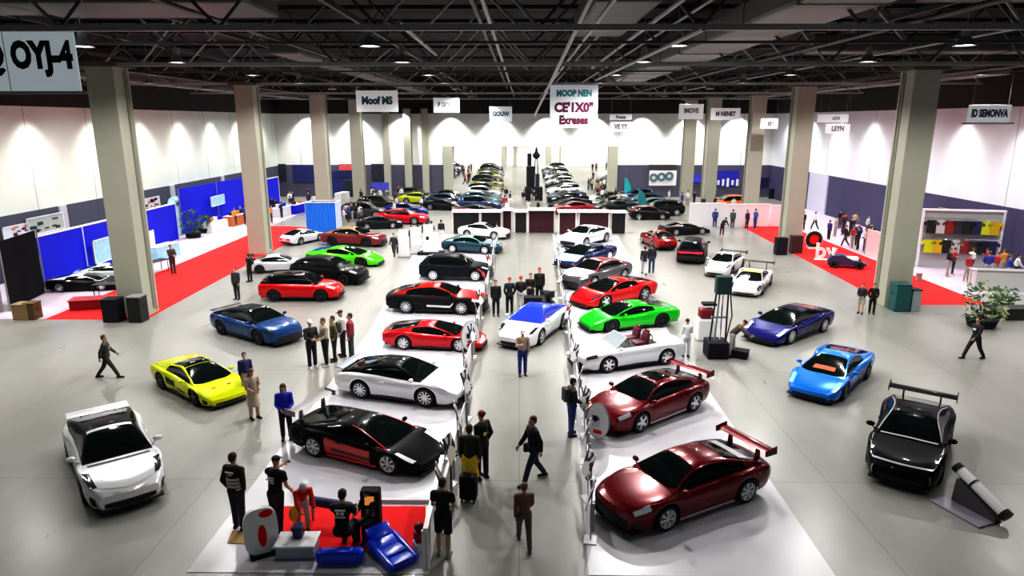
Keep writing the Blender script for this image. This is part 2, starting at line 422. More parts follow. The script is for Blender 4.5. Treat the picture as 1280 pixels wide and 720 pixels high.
def make_car(label, pos, head, kind, col, roof=None, wing=None, wingcol=None, rim=SILVER, style='ten', lo=False,
             scale=1., extra=(), lights=None, tailbar=False, group=None, name='sports_car', hoodcol=None, doorcol=None, glass=GLASS, trimcol=BLACK, spl=BLACK, skirt=BLACK, tail=TAIL, open_top=None, rear=None):
    g,D=car_parts(kind,lo); P=g.P
    root=empty(name,pos,head,scale); tag(root,label,'car',group); CARPOS.append((Vector(pos),head,P['L']/2*scale))
    pm=col if not isinstance(col,tuple) else paint(col)
    rm=pm if roof is None else (roof if not isinstance(roof,tuple) else paint(roof))
    hl=lights or LAMP
    for k,me in D.items():
        nm=k.rstrip('01')
        m={'body':pm,'roof':rm,'windshield':glass,'rear_window':rear or glass,'side_window':glass,'headlight':hl,'door':doorcol or pm,'mirror':pm,
           'side_skirt':skirt,'tail_light':tail,'rear_panel':trimcol,'grille':trimcol,'splitter':spl,'hood':hoodcol or pm,'underbody':BLACK}[nm]
        if open_top and nm in ('roof','rear_window','side_window','windshield'): continue
        inst(me,nm,m,root)
    w=.25; tm,ri=wheel_meshes(P['r'],w,style,lo)
    for xa in (P['xf'],P['xr']):
        for sg in (1,-1):
            y=g.hw(xa)-w/2-.015
            t=inst(tm,'wheel',RUBBER,root,(xa,sg*y,P['r']))
            r_=inst(ri,'rim',[rim,DARKALLOY],t)
            if sg<0: t.rotation_euler.z=pi
    if open_top:
        seatm,liner=open_top
        mb=MB(); g.patch(g.surf,-.95,.62,5.2,7,8,4,.01,mb=mb); inst(mb.mesh('cockpit',30,False),'cockpit',liner,root)
        for sg in (1,-1):
            s=MB(); s.rbox((-.25,sg*.36,.93),(.5,.46,.14),.05); s.rbox((-.58,sg*.36,1.12),(.16,.46,.5),.05,M=Matrix.Rotation(-.2,3,'Y')); s.rbox((-.66,sg*.36,1.38),(.1,.26,.16),.04)
            inst(s.mesh('seat',40),'seat',seatm,root)
        fr=MB(); gl=MB(); A=[]
        for sg in (1,-1): A.append((Vector((.95,sg*.66,.92)),Vector((.42,sg*.54,1.28))))
        for a,b in A: fr.cyl(a,b,.03,.025,8)
        fr.cyl(A[0][1],A[1][1],.028,.028,8); fr.cyl(A[0][0],A[1][0],.02,.02,8)
        gl.poly([A[0][0],A[0][1],A[1][1],A[1][0]])
        f=inst(fr.mesh('windshield_frame',40),'windshield_frame',pm,root); inst(gl.mesh('windshield'),'windshield',mat('light_car_glass',(.35,.4,.42),.05,0,.5),f)
        sw=MB(); sw.lathe([(.16,-.012),(.185,0),(.16,.012),(.14,0),(.16,-.012)],c=(0,0,0),n=16,axis='X'); sw.box((0,0,0),(.02,.3,.03))
        o=inst(sw.mesh('steering_wheel',40),'steering_wheel',BLACK,root,(.28,.36,1.06)); o.rotation_euler.y=.4
        rl=MB()
        for sg in (1,-1): rl.tube([(-.8,sg*.55,.95),(-.82,sg*.5,1.2),(-.82,sg*.2,1.27),(-.82,0,1.27)],.025,6)
        inst(rl.mesh('roll_hoop',40),'roll_hoop',CHROME,root)
    if wing:
        inst(wing_mesh(g,wing),'rear_wing',wingcol or pm,root)
    if tailbar:
        mb=MB(); vs=[]
        for i in range(9):
            y=(i/4-1)*g.hw(-g.L2)*.95; x=g.bowx(-g.L2,y)-.03; z=g.S(-g.L2)-.06; vs+=[(x,y,z-.05),(x,y,z+.05)]
        mb.add(vs,[(2*i,2*i+2,2*i+3,2*i+1) for i in range(8)])
        inst(mb.mesh('light_bar'),'light_bar',mat('red_light_bar',(.8,.02,.06),.3,emit=(1,.03,.08),est=.6),root)
    for ex in extra: ex(g,root)
    return root
# decorations: strips of livery laid on the body surface
def deco(name,fn,u0,u1,v0,v1,m,both=True,off=.012,side=1,label=None):
    def f(g,root):
        F=g.surf if fn=='b' else g.green
        full=v1>=(7 if fn=='b' else 3)
        for sd in ([0] if full and both else ([1,-1] if both else [side])):
            mb=MB(); g.patch(F,u0,u1,v0,v1,8,4,off,mirror=sd<=0,mb=mb,only=-1 if sd<0 else 1)
            o=inst(mb.mesh(name,40,False),name,m,root)
            if label: o['label']=label
    return f
def hood_scoop(m):
    def f(g,root):
        h0,h1=g.P['hood']; x=(h0+h1)/2; z=g.T(x)
        for sg in (1,-1): MB().rbox((x-.1,sg*.3,z+.0),(.34,.16,.05),.02).build('hood_vent',m,root,40)
    return f
def headlight_pair(f1,f2): return None
# ------------------------------------------------------------------ people
def remesh(mb, name, vox, dec=None, smooth_it=2):
    me=mb.mesh(name,None,True); o=bpy.data.objects.new('tmp',me); COL.objects.link(o)
    m=o.modifiers.new('r','REMESH'); m.mode='VOXEL'; m.voxel_size=vox; m.adaptivity=0
    if smooth_it:
        k=o.modifiers.new('s','SMOOTH'); k.factor=.5; k.iterations=smooth_it
    if dec:
        d=o.modifiers.new('d','DECIMATE'); d.ratio=dec
    dg=bpy.context.evaluated_depsgraph_get(); out=bpy.data.meshes.new_from_object(o.evaluated_get(dg))
    bpy.data.objects.remove(o); bpy.data.meshes.remove(me)
    out.name=name; out.polygons.foreach_set('use_smooth',[True]*len(out.polygons)); return out
def cap(mb,a,b,r0,r1,n=12):
    a=Vector(a);b=Vector(b); mb.cyl(a,b,r0,r1,n); mb.ell(a,(r0,)*3,n); mb.ell(b,(r1,)*3,n)
def dirv(pitch, side=0.):
    """unit vector hanging down, pitched forward (+x) and sideways (+y)"""
    return Vector((sin(pitch)*cos(side), sin(side), -cos(pitch)*cos(side)))
class Pose:
    def __init__(s, legs=((0,0),(0,0)), lean=0., arms=None, head=0., twist=0., seat=False, spread=.09):
        """legs: (thigh pitch, knee bend) left,right; arms: (pitch, side, elbow pitch, elbow side) left,right; angles in degrees"""
        r=radians; s.j={}
        hips=Vector((0,0,0)); up=Vector((sin(r(lean)),0,cos(r(lean))))
        s.up=up
        feet=[]
        for k,sg in ((0,1),(1,-1)):
            th,kb=legs[k]; h=hips+Vector((0,sg*spread,0))
            kn=h+dirv(r(th),sg*.04)*.43; an=kn+dirv(r(th-kb),0)*.42
            s.j['hip%d'%k]=h; s.j['knee%d'%k]=kn; s.j['ank%d'%k]=an; feet.append(an.z)
        lift=.085-min(feet)
        s.j={k:v+Vector((0,0,lift)) for k,v in s.j.items()}
        hp=Vector((0,0,lift)); s.hp=hp
        s.waist=hp+Vector((0,0,.10)); s.chest=s.waist+up*.32; s.neck=s.waist+up*.44; 
        hd=Vector((sin(r(lean*.6+head)),0,cos(r(lean*.6+head))))
        s.headc=s.neck+up*.06+hd*.145; s.hd=hd
        arms=arms or ((3,5,12,0),(3,5,12,0))
        for k,sg in ((0,1),(1,-1)):
            a,b,c,d=[r(q) for q in arms[k]]
            sh=s.waist+up*.40+Matrix.Rotation(r(twist),3,'Z')@Vector((0,sg*.185,0))
            el=sh+dirv(a,sg*b)*.28; wr=el+dirv(c,sg*d)*.25
            s.j['sh%d'%k]=sh; s.j['el%d'%k]=el; s.j['wr%d'%k]=wr; s.j['fd%d'%k]=(wr-el).normalized()
def body_mb(P):
    j=P.j; mb=MB(); up=P.up
    cap(mb,P.hp+Vector((0,.06,.02)),P.hp+Vector((0,-.06,.02)),.115,.115)
    cap(mb,P.waist,P.chest,.12,.125); mb.ell(P.chest+up*.02,(.115,.165,.14),14); mb.ell(P.waist,(.11,.145,.14),14)
    cap(mb,P.neck-up*.03,P.headc-P.hd*.05,.058,.052)
    c=P.headc; h=P.hd; f=Vector((h.z,0,-h.x))   # forward
    B=Matrix((f,Vector((0,1,0)),h)).transposed()
    mb.ell(c+h*.02,(.094,.076,.098),16,M=B); mb.ell(c+f*.022-h*.055,(.066,.056,.062),14,M=B)
    mb.cyl(c+f*.085+h*.012,c+f*.112-h*.028,.010,.017,8); mb.ell(c+f*.106-h*.028,(.014,.017,.013),8,M=B)
    mb.ell(c+f*.084-h*.062,(.012,.024,.010),8,M=B); mb.ell(c+f*.078-h*.098,(.018,.022,.016),8,M=B)
    for sg in (1,-1):
        mb.ell(c-f*.005+Vector((0,sg*.079,0))-h*.005,(.020,.010,.032),8,M=B)
        mb.ell(c+f*.082+Vector((0,sg*.030,0))+h*.022,(.012,.020,.008),8,M=B)
    for k,sg in ((0,1),(1,-1)):
        sh,el,wr,fd=j['sh%d'%k],j['el%d'%k],j['wr%d'%k],j['fd%d'%k]
        cap(mb,P.chest+up*.07+Vector((0,sg*.08,0)),sh,.075,.062)
        cap(mb,sh,el,.050,.040); cap(mb,el,wr,.040,.027)
        hand_mb(mb,wr,fd,sg)
        h,kn,an=j['hip%d'%k],j['knee%d'%k],j['ank%d'%k]
        cap(mb,h,kn,.088,.056); m=kn.lerp(an,.32); cap(mb,kn,m+Vector((-.012,0,0)),.055,.056); cap(mb,m+Vector((-.012,0,0)),an,.056,.038)
        cap(mb,an+Vector((-.03,0,-.045)),an+Vector((.15,sg*.02,-.055)),.038,.028)
    return mb
def hand_mb(mb,wr,fd,sg):
    inw=Vector((0,-sg,0)); inw=(inw-fd*inw.dot(fd)).normalized(); ax=fd.cross(inw)   # ax: across the palm
    if ax.x<0: ax=-ax
    pc=wr+fd*.05; M=Matrix((fd,ax,inw)).transposed()
    mb.ell(pc,(.055,.042,.020),12,M=M)
    for i,(o,l) in enumerate(((.030,.070),(.010,.078),(-.011,.072),(-.030,.056))):
        a=pc+fd*.035+ax*o; b=a+(fd*.85+inw*.5).normalized()*l*.55; c=b+(fd*.35+inw*.95).normalized()*l*.5
        cap(mb,a,b,.0105,.0098,8); cap(mb,b,c,.0098,.0085,8)
    a=pc-fd*.02+ax*.036; b=a+(fd*.6+ax*.75+inw*.25).normalized()*.036; c=b+(fd*.85+inw*.5+ax*.1).normalized()*.03
    cap(mb,a,b,.0125,.0105,8); cap(mb,b,c,.0105,.009,8)
def top_mb(P,long=True,thick=.014,hem=0.0,sleeve=.55):
    j=P.j; mb=MB(); up=P.up; t=thick
    cap(mb,P.waist,P.chest,.128+t,.13+t); mb.ell(P.chest+up*.02,(.118+t,.172+t,.145+t),14); mb.ell(P.waist-Vector((0,0,.02)),(.118+t,.155+t,.13),14)
    if hem: mb.cyl(P.waist,P.hp-Vector((0,0,hem)),.15+t,.165+t,16)
    cap(mb,P.chest+up*.10,P.neck-up*.015,.085,.062+t*.4)
    for k,sg in ((0,1),(1,-1)):
        sh,el,wr=j['sh%d'%k],j['el%d'%k],j['wr%d'%k]
        cap(mb,P.chest+up*.07+Vector((0,sg*.08,0)),sh,.08+t,.064+t)
        if long: cap(mb,sh,el,.056+t,.046+t); mb.cyl(el,el.lerp(wr,.94),.046+t,.034+t,12); mb.ell(el,(.046+t,)*3,12)
        else: mb.cyl(sh,sh.lerp(el,sleeve),.058+t,.056+t,12); mb.ell(sh,(.062+t,)*3,12)
    return mb
def legs_mb(P,shorts=False,t=.013,skirt=False):
    j=P.j; mb=MB()
    cap(mb,P.hp+Vector((0,.062,.03)),P.hp+Vector((0,-.062,.03)),.122+t,.122+t); mb.ell(P.waist-Vector((0,0,.03)),(.115+t,.15+t,.08),14)
    if skirt: mb.cyl(P.hp+Vector((0,0,.05)),P.hp-Vector((0,0,.45)),.15,.22,20)
    for k in (0,1):
        h,kn,an=j['hip%d'%k],j['knee%d'%k],j['ank%d'%k]
        mb.ell(h,(.094+t,)*3,12)
        if shorts: mb.cyl(h,h.lerp(kn,.88),.094+t,.078+t,14)
        else: cap(mb,h,kn,.094+t,.062+t); mb.cyl(kn,kn.lerp(an,.97),.062+t,.050+t,14)
    return mb
def shoes_mb(P):
    mb=MB()
    for k,sg in ((0,1),(1,-1)):
        an=P.j['ank%d'%k]; d=Vector((1,sg*.10,0)).normalized()
        cap(mb,an+d*-.045+Vector((0,0,-.045)),an+d*.155+Vector((0,0,-.052)),.046,.036); cap(mb,an,an+Vector((0,0,-.04)),.048,.05)
        mb.box(an+d*.05+Vector((0,0,-.078)),(.275,.085,.022),rz=sg*.1)
    return mb
def hair_mb(P,kind):
    c=P.headc; h=P.hd; f=Vector((h.z,0,-h.x)); B=Matrix((f,Vector((0,1,0)),h)).transposed(); mb=MB()
    if kind=='short': mb.ell(c+h*.045-f*.018,(.100,.086,.088),14,M=B); mb.ell(c-f*.05-h*.01,(.055,.078,.075),12,M=B)
    elif kind=='long':
        mb.ell(c+h*.042-f*.018,(.106,.093,.094),14,M=B); cap(mb,c-f*.055+Vector((0,.03,0)),c-f*.075-h*.23+Vector((0,.04,0)),.07,.05); cap(mb,c-f*.055-Vector((0,.03,0)),c-f*.075-h*.23-Vector((0,.04,0)),.07,.05)
    elif kind=='bun': mb.ell(c+h*.045-f*.018,(.100,.086,.088),14,M=B); mb.ell(c-f*.10+h*.07,(.05,.05,.05),10)
    elif kind=='cap':
        mb.ell(c+h*.058-f*.008,(.105,.089,.07),14,M=B); mb.ell(c+h*.052+f*.115,(.07,.066,.010),12,M=B)
    elif kind=='beanie': mb.ell(c+h*.045-f*.012,(.107,.092,.092),14,M=B)
    return mb
POSES={
 'stand': lambda:Pose(legs=((2,2),(-2,1)),arms=((2,6,14,-2),(-2,6,10,-2))),
 'front': lambda:Pose(legs=((3,3),(-3,2)),arms=((8,8,62,-28),(8,8,60,-28)),head=12),
 'walk': lambda:Pose(legs=((26,10),(-16,18)),arms=((-22,6,-2,0),(24,6,42,-4)),lean=4),
 'stride': lambda:Pose(legs=((-20,16),(30,6)),arms=((22,6,48,-6),(-26,8,-8,0)),lean=3),
 'phone': lambda:Pose(legs=((0,1),(4,4)),arms=((6,8,20,-4),(30,10,118,-18)),head=14),
 'pocket': lambda:Pose(legs=((4,4),(-2,0)),arms=((-14,14,22,-16),(-14,14,22,-16)),head=6),
 'cross': lambda:Pose(legs=((0,0),(3,3)),arms=((18,6,82,-48),(18,6,76,-48)),head=4),
 'bend': lambda:Pose(legs=((6,8),(-4,4)),lean=42,arms=((38,4,52,-4),(52,4,66,-6)),head=10),
 'sit': lambda:Pose(legs=((88,88),(84,80)),lean=12,arms=((44,8,84,-14),(40,8,80,-14)),head=10),
 'reach': lambda:Pose(legs=((4,6),(-6,2)),lean=8,arms=((70,10,92,-8),(8,8,40,-6)),head=8),
}
_pc={}
def pose(p):
    if p not in _pc: _pc[p]=POSES[p]()
    return _pc[p]
_pm={}
def pmesh(p,what,**k):
    key=(p,what,tuple(sorted(k.items())))
    if key in _pm: return _pm[key]
    P=pose(p)
    if what=='body':
        me=remesh(body_mb(P),'person',.0085,.4,1)
        c=P.headc; h=P.hd; f=Vector((h.z,0,-h.x))
        eyes=[c+f*.088+h*.012+Vector((0,sg*.031,0)) for sg in (1,-1)]; lips=c+f*.093-h*.062
        for pl in me.polygons:
            q=Vector(pl.center)
            if min((q-e).length for e in eyes)<.014: pl.material_index=1
            else:
                d=q-lips
                if abs(d.y)<.026 and abs(d.dot(h))<.011 and abs(d.dot(f))<.03: pl.material_index=2
    else:
        mb={'top':top_mb,'legs':legs_mb,'shoes':shoes_mb}[what](P,**k) if what!='hair' else hair_mb(P,**k)
        me=remesh(mb,what,.012,.5,2)
    _pm[key]=me; return me
SKINS=[(.55,.34,.24),(.62,.42,.32),(.30,.17,.11),(.46,.28,.19)]
EYE=mat('eye_dark',(.02,.015,.012),.3)
def person(label,pos,head,p='stand',top=(.02,.02,.022),legs=(.03,.035,.05),hair=(.03,.02,.015),hairk='short',skin=0,long=True,
           shorts=False,skirt=False,shoes=(.02,.02,.02),h=1.75,hem=0.,extra=None,group=None,topname='shirt',topmat=None,z=0.,hairname='hair'):
    me=pmesh(p,'body'); sk=SKINS[skin]
    o=inst(me,'person',[mat('skin_%d'%skin,sk,.5),EYE,mat('lips_%d'%skin,(sk[0]*.75,sk[1]*.5,sk[2]*.5),.5)],None,(pos.x,pos.y,pos.z+z),head,h/1.76)
    tag(o,label,'person',group)
    kw=dict(long=long); 
    if hem: kw['hem']=hem
    inst(pmesh(p,'top',**kw),topname,topmat or cm(top,.8),o)
    kw={}
    if shorts: kw['shorts']=True
    if skirt: kw['skirt']=True
    inst(pmesh(p,'legs',**kw),'shorts' if shorts else ('skirt' if skirt else 'trousers'),cm(legs,.8),o)
    inst(pmesh(p,'shoes'),'shoes',cm(shoes,.6),o)
    if hairk!='none': inst(pmesh(p,'hair',kind=hairk),'cap' if hairk=='cap' else ('beanie' if hairk=='beanie' else 'hair'),cm(hair,.7),o)
    if extra: extra(o,pose(p))
    return o
# people of the far crowd: one mesh with skin, shirt, trousers and hair colours
_fm={}
def far_mesh(p):
    if p in _fm: return _fm[p]
    P=pose(p); parts=[(remesh(body_mb(P),'b',.028,.6,1),0),(remesh(top_mb(P),'t',.028,.6,1),1),(remesh(legs_mb(P),'l',.028,.6,1),2),(remesh(hair_mb(P,'short'),'h',.02,.6,1),3)]
    mb=MB()
    for me,mi in parts: mb.add([v.co for v in me.vertices],[tuple(q.vertices) for q in me.polygons],mi)
    _fm[p]=mb.mesh('person',60,False); return _fm[p]
def far_person(label,pos,head,p,top,legs,hair=(.03,.02,.02),group=None,h=1.74):
    o=inst(far_mesh(p),'person',[mat('skin_0',SKINS[0],.5),cm(top,.8),cm(legs,.8),cm(hair,.7)],None,pos,head,h/1.76)
    return tag(o,label,'person',group)
# ------------------------------------------------------------------ the hall
XL,XR,YB,ZT=-31.,31.8,88.,10.4
def nodes_mat(name): 
    m=bpy.data.materials.new(name); m.use_nodes=True; MATS[name]=m; return m,m.node_tree,m.node_tree.nodes['Principled BSDF']
def floor_mat():
    m,nt,b=nodes_mat('polished_concrete'); N=nt.nodes.new; L=nt.links.new
    g=N('ShaderNodeNewGeometry')
    n1=N('ShaderNodeTexNoise'); n1.inputs['Scale'].default_value=.16; n1.inputs['Detail'].default_value=6; n1.inputs['Roughness'].default_value=.62
    n2=N('ShaderNodeTexNoise'); n2.inputs['Scale'].default_value=1.7; n2.inputs['Detail'].default_value=5
    mp=N('ShaderNodeMapping'); mp.inputs['Scale'].default_value=(1,.35,1); L(g.outputs['Position'],mp.inputs['Vector'])
    L(mp.outputs[0],n1.inputs['Vector']); L(mp.outputs[0],n2.inputs['Vector'])
    r=N('ShaderNodeValToRGB'); e=r.color_ramp.elements
    e[0].position=.30; e[0].color=(.215,.212,.193,1); e[1].position=.72; e[1].color=(.35,.346,.326,1)
    L(n1.outputs['Fac'],r.inputs[0])
    mx=N('ShaderNodeMixRGB'); mx.blend_type='MULTIPLY'; mx.inputs[0].default_value=.22; L(r.outputs[0],mx.inputs[1])
    r2=N('ShaderNodeValToRGB'); r2.color_ramp.elements[0].color=(.7,.7,.7,1); r2.color_ramp.elements[0].position=.25; r2.color_ramp.elements[1].position=.8; L(n2.outputs['Fac'],r2.inputs[0]); L(r2.outputs[0],mx.inputs[2])
    br=N('ShaderNodeTexBrick'); br.offset=0; br.inputs['Scale'].default_value=1; br.inputs['Brick Width'].default_value=8.35; br.inputs['Row Height'].default_value=8.35; br.inputs['Mortar Size'].default_value=.018
    br.inputs['Color1'].default_value=(1,1,1,1); br.inputs['Color2'].default_value=(.95,.95,.95,1); br.inputs['Mortar'].default_value=(.72,.72,.7,1)
    L(g.outputs['Position'],br.inputs['Vector'])
    m2=N('ShaderNodeMixRGB'); m2.blend_type='MULTIPLY'; m2.inputs[0].default_value=1; L(mx.outputs[0],m2.inputs[1]); L(br.outputs[0],m2.inputs[2]); L(m2.outputs[0],b.inputs['Base Color'])
    r3=N('ShaderNodeMapRange'); r3.inputs[3].default_value=.24; r3.inputs[4].default_value=.36; L(n2.outputs['Fac'],r3.inputs[0]); L(r3.outputs[0],b.inputs['Roughness'])
    b.inputs['Specular IOR Level'].default_value=.6
    return m
def wall_mat(name,up,low,zsplit,axis,pw=6.0):
    m,nt,b=nodes_mat(name); N=nt.nodes.new; L=nt.links.new
    g=N('ShaderNodeNewGeometry'); s=N('ShaderNodeSeparateXYZ'); L(g.outputs['Position'],s.inputs[0])
    c=N('ShaderNodeMath'); c.operation='GREATER_THAN'; c.inputs[1].default_value=zsplit; L(s.outputs['Z'],c.inputs[0])
    mx=N('ShaderNodeMixRGB'); mx.inputs[1].default_value=(*low,1); mx.inputs[2].default_value=(*up,1); L(c.outputs[0],mx.inputs[0])
    # panel joints
    f=N('ShaderNodeMath'); f.operation='PINGPONG'; f.inputs[1].default_value=pw/2; L(s.outputs[axis],f.inputs[0])
    lt=N('ShaderNodeMath'); lt.operation='LESS_THAN'; lt.inputs[1].default_value=.045; L(f.outputs[0],lt.inputs[0])
    k=N('ShaderNodeMath'); k.operation='MULTIPLY'; k.inputs[1].default_value=.45; L(lt.outputs[0],k.inputs[0])
    m3=N('ShaderNodeMixRGB'); m3.inputs[2].default_value=(.06,.06,.06,1); L(k.outputs[0],m3.inputs[0]); L(mx.outputs[0],m3.inputs[1])
    n=N('ShaderNodeTexNoise'); n.inputs['Scale'].default_value=.4; L(g.outputs['Position'],n.inputs['Vector'])
    m4=N('ShaderNodeMixRGB'); m4.blend_type='MULTIPLY'; m4.inputs[0].default_value=.18; L(m3.outputs[0],m4.inputs[1]); L(n.outputs['Fac'],m4.inputs[2])
    L(m4.outputs[0],b.inputs['Base Color']); b.inputs['Roughness'].default_value=.75
    return m
FLOOR=floor_mat()
WALL_L=wall_mat('two_tone_wall_left',(.76,.81,.74),(.085,.09,.125),3.95,'Y',6.2)
WALL_R=wall_mat('two_tone_wall_right',(.79,.80,.85),(.07,.065,.14),4.05,'Y',9.0)
WALL_B=wall_mat('two_tone_wall_back',(.85,.85,.83),(.09,.085,.13),4.05,'X',7.0)
WALL_IN=mat('far_room_wall',(.85,.85,.81),.8,noise=.06,nscale=.3)
DARKROOF=mat('dark_roof_deck',(.018,.018,.018),.8,noise=.4,nscale=.5)
UPPER=mat('dark_upper_wall',(.03,.03,.028),.8,noise=.3,nscale=.6)
COLM=mat('column_concrete',(.38,.375,.31),.7,noise=.07,nscale=.7)
COLG=mat('column_groove',(.17,.165,.135),.7)
def box_obj(name,x0,x1,y0,y1,z0,z1,m): return MB().box(((x0+x1)/2,(y0+y1)/2,(z0+z1)/2),(x1-x0,y1-y0,z1-z0)).build(name,m)
struct(box_obj('floor',-33,34,-6,156,-.2,0,FLOOR))
struct(box_obj('wall_left',XL-.3,XL,-6,YB,0,ZT,WALL_L)); struct(box_obj('wall_right',XR,XR+.3,-6,YB,0,ZT,WALL_R))
struct(box_obj('wall_back',XL,-9.8,YB,YB+.5,0,ZT,WALL_B)); struct(box_obj('wall_back',12.4,XR,YB,YB+.5,0,ZT,WALL_B))
struct(box_obj('wall_header',-9.8,12.4,YB,YB+.5,6.4,ZT,mat('header_white',(.80,.80,.77),.8)))
for n,x0,x1,y0,y1 in (('upper_left',XL-.3,XL,-6,YB+.5),('upper_right',XR,XR+.3,-6,YB+.5),('upper_back',XL,XR,YB,YB+.5)): struct(box_obj('wall_'+n,x0,x1,y0,y1,ZT,14.8,UPPER))
struct(box_obj('ceiling',XL-.3,XR+.3,-6,YB+.5,14.8,15.0,DARKROOF))
struct(box_obj('wall_far_end',-28,29,150,150.4,0,7.2,WALL_IN)); struct(box_obj('wall_far_left',-28.3,-28,YB+.5,150,0,7.2,WALL_IN)); struct(box_obj('wall_far_right',29,29.3,YB+.5,150,0,7.2,WALL_IN))
struct(box_obj('ceiling_far',-28.3,29.3,YB+.5,150.4,7.2,7.4,WALL_IN))
for i,(x0,x1) in enumerate(((-9.8,-8.6),(11.2,12.4))): struct(box_obj('trim_%d'%(i+1),x0,x1,YB-.15,YB+.8,0,6.4,COLM))
for i,(px,w) in enumerate(((-16.9,.8),(-14.2,.9),(-12.0,.8))): struct(box_obj('trim_%d'%(i+3),px-w/2,px+w/2,YB-.7,YB,0,11,COLM))
for i,y in enumerate((45.6,60.5,71)): struct(box_obj('trim_%d'%(i+6),XL,XL+.12,y-.35,y+.35,0,3.95,mat('pale_wall_trim',(.5,.5,.52),.6)))
struct(box_obj('trim_9',XR-.15,XR,71,75.5,0,4.1,mat('pale_wall_panel',(.55,.56,.66),.6)))
for i,(x,w_) in enumerate(((-3.6,1.0),(-1.2,.5),(6.2,1.2),(8.6,.4),(-16,3))): struct(box_obj('trim_%d'%(i+10),x-w_/2,x+w_/2,149.6,150,0,7.2,COLM))
# columns
def column(p,label,side,w=1.3,h=12.1):
    r=empty('column',p); tag(r,label,'column','concrete columns of the hall')
    mb=MB(); mb.rbox((0,0,h/2),(w,w,h),.04); mb.build('shaft',COLM,r)
    s=-1 if side>0 else 1
    g=MB(); g.box((s*(w/2+.005),.18,h/2),(.03,.16,h-.6)); g.build('groove',COLG,r)
    g=MB(); g.box((s*(w/2+.03),.42,h/2),(.08,.1,h-.4)); g.build('conduit',COLM,r)
    g=MB(); g.box((0,0,h-.1),(w+.5,w+.5,.2)); g.build('capital',mat('dark_column_cap',(.10,.10,.09),.7),r)
    return r
cl=[((172,393),'nearest column on the left, black bins at its foot'),((328,316),'second column on the left, past the broad red carpet stretch'),((403,275),'third column on the left, behind the bright blue curtain stall'),((453,253),'fourth column on the left, before the far corner')]
COLP=[]
for (px,lab) in cl:
    p=at(*px); p.x=-19.2; COLP.append(p); column(p,'pale concrete column, '+lab,-1)
for (px,lab) in [((1112,380),'nearest column on the right, teal bin at its foot'),((986,311),'second column on the right, dark bags at its foot'),((936,272),'third column on the right, behind the white booth wall'),((884,262),'fourth column on the right, left of the orange van'),((857,250),'fifth and farthest column on the right')]:
    p=at(*px); COLP.append(p); column(p,'pale concrete column, '+lab,1)
# ---------------- roof trusses across the hall
TR=mat('truss_steel',(.10,.10,.10),.5,.35); TRB=mat('truss_chord_bright',(.36,.36,.36),.45,.3); TRD=mat('truss_dark',(.035,.035,.036),.55,.3)
ords=['first','second','third','fourth','fifth','sixth','seventh','eighth','ninth','tenth','eleventh','twelfth','thirteenth','fourteenth']
ty=[11.4,15.4,19.9,25.9,32.2,36.5,40.5,48.9,57,65.5,74,82]
for i,y in enumerate(ty):
    r=empty('roof_truss',(0,y,12)); tag(r,'dark steel roof truss across the hall, %s from the front'%ords[i],'truss','roof trusses')
    major=i in (2,4,7,9,11)
    zb=0 if major else .25
    MB().box((.4,0,zb),(62.4,.16 if major else .10,.16 if major else .09)).build('bottom_chord',TRB if major else TR,r)
    MB().box((.4,0,2.4),(62.4,.16,.18)).build('top_chord',TRD,r)
    n=14 if y<45 else 10
    for k in range(n):
        x0=-30.5+k*62/n; x1=x0+31/n; x2=x0+62/n
        MB().cyl((x0,0,zb),(x1,0,2.35),.05,.05,6).cyl((x1,0,2.35),(x2,0,zb),.05,.05,6).build('web_brace',TR if k%3 else TRB,r)
# lengthwise purlins and pipes
for i,x in enumerate((-25.5,-19.2,-13.5,-6.5,-1.6,3.6,9.4,14.5,20,26)):
    o=box_obj('purlin',x-.07,x+.07,8,YB,13.3,13.5,TR); tag(o,'dark steel purlin running lengthwise under the roof, %s from the left'%ords[i],'beam','roof purlins')
for i,(x,z,r_,m) in enumerate(((-1.0,12.5,.07,TRB),(2.2,12.3,.06,TRB),(5.0,12.6,.05,TRB),(-9,12.4,.06,TR),(-22,12.2,.09,TR),(11,12.2,.08,TR),(16.5,12.5,.06,TRB),(24,12.1,.09,TR))):
    o=MB().cyl((x,7,z),(x+.2,YB,z),r_,r_,8).build('ceiling_pipe',m,smooth=60); tag(o,'thin grey pipe running lengthwise below the roof, %s from the left'%ords[sorted((-1.0,2.2,5.0,-9,-22,11,16.5,24)).index(x)],'pipe','ceiling pipes')
# slanting rigging bars
for i,(a,b,lab) in enumerate((((742,-8),(668,145),'longest slanting bar'),((858,-4),(740,85),'right-hand slanting bar'),((880,36),(745,100),'lower slanting bar over the centre'),((498,28),(545,68),'short slanting brace left of centre'))):
    A=atD(*a,19 if i<3 else 21); B=atD(*b,44 if i<3 else 30)
    o=MB().cyl(A,B,.07,.07,8).build('rigging_bar',TRB); tag(o,'grey steel rigging bar below the roof, '+lab,'bar','rigging bars')
# ducts
DUCT=mat('duct_grey',(.15,.15,.145),.55,.2,noise=.12,nscale=.6); DUCTL=mat('duct_light',(.26,.26,.25),.5,.2,noise=.12,nscale=.6)
def duct(x0,x1,y0,y1,z0,z1,m,label):
    r=empty('air_duct',((x0+x1)/2,(y0+y1)/2,z0)); tag(r,label,'duct')
    hx,hy,hz=(x1-x0),(y1-y0),(z1-z0)
    MB().rbox((0,0,hz/2),(hx,hy,hz),min(.12,hz*.3)).build('casing',m,r)
    k=0
    L=max(hx,hy)
    for q in range(1,int(L/4.5)):
        t=-L/2+q*4.5
        if hy>hx: MB().box((0,t,hz/2),(hx+.06,.06,hz+.06)).build('flange',m,r)
        else: MB().box((t,0,hz/2),(.06,hy+.06,hz+.06)).build('flange',m,r)
duct(7.2,9.6,10,60,12.45,13.25,DUCTL,'big light grey air duct running lengthwise on the right of centre')
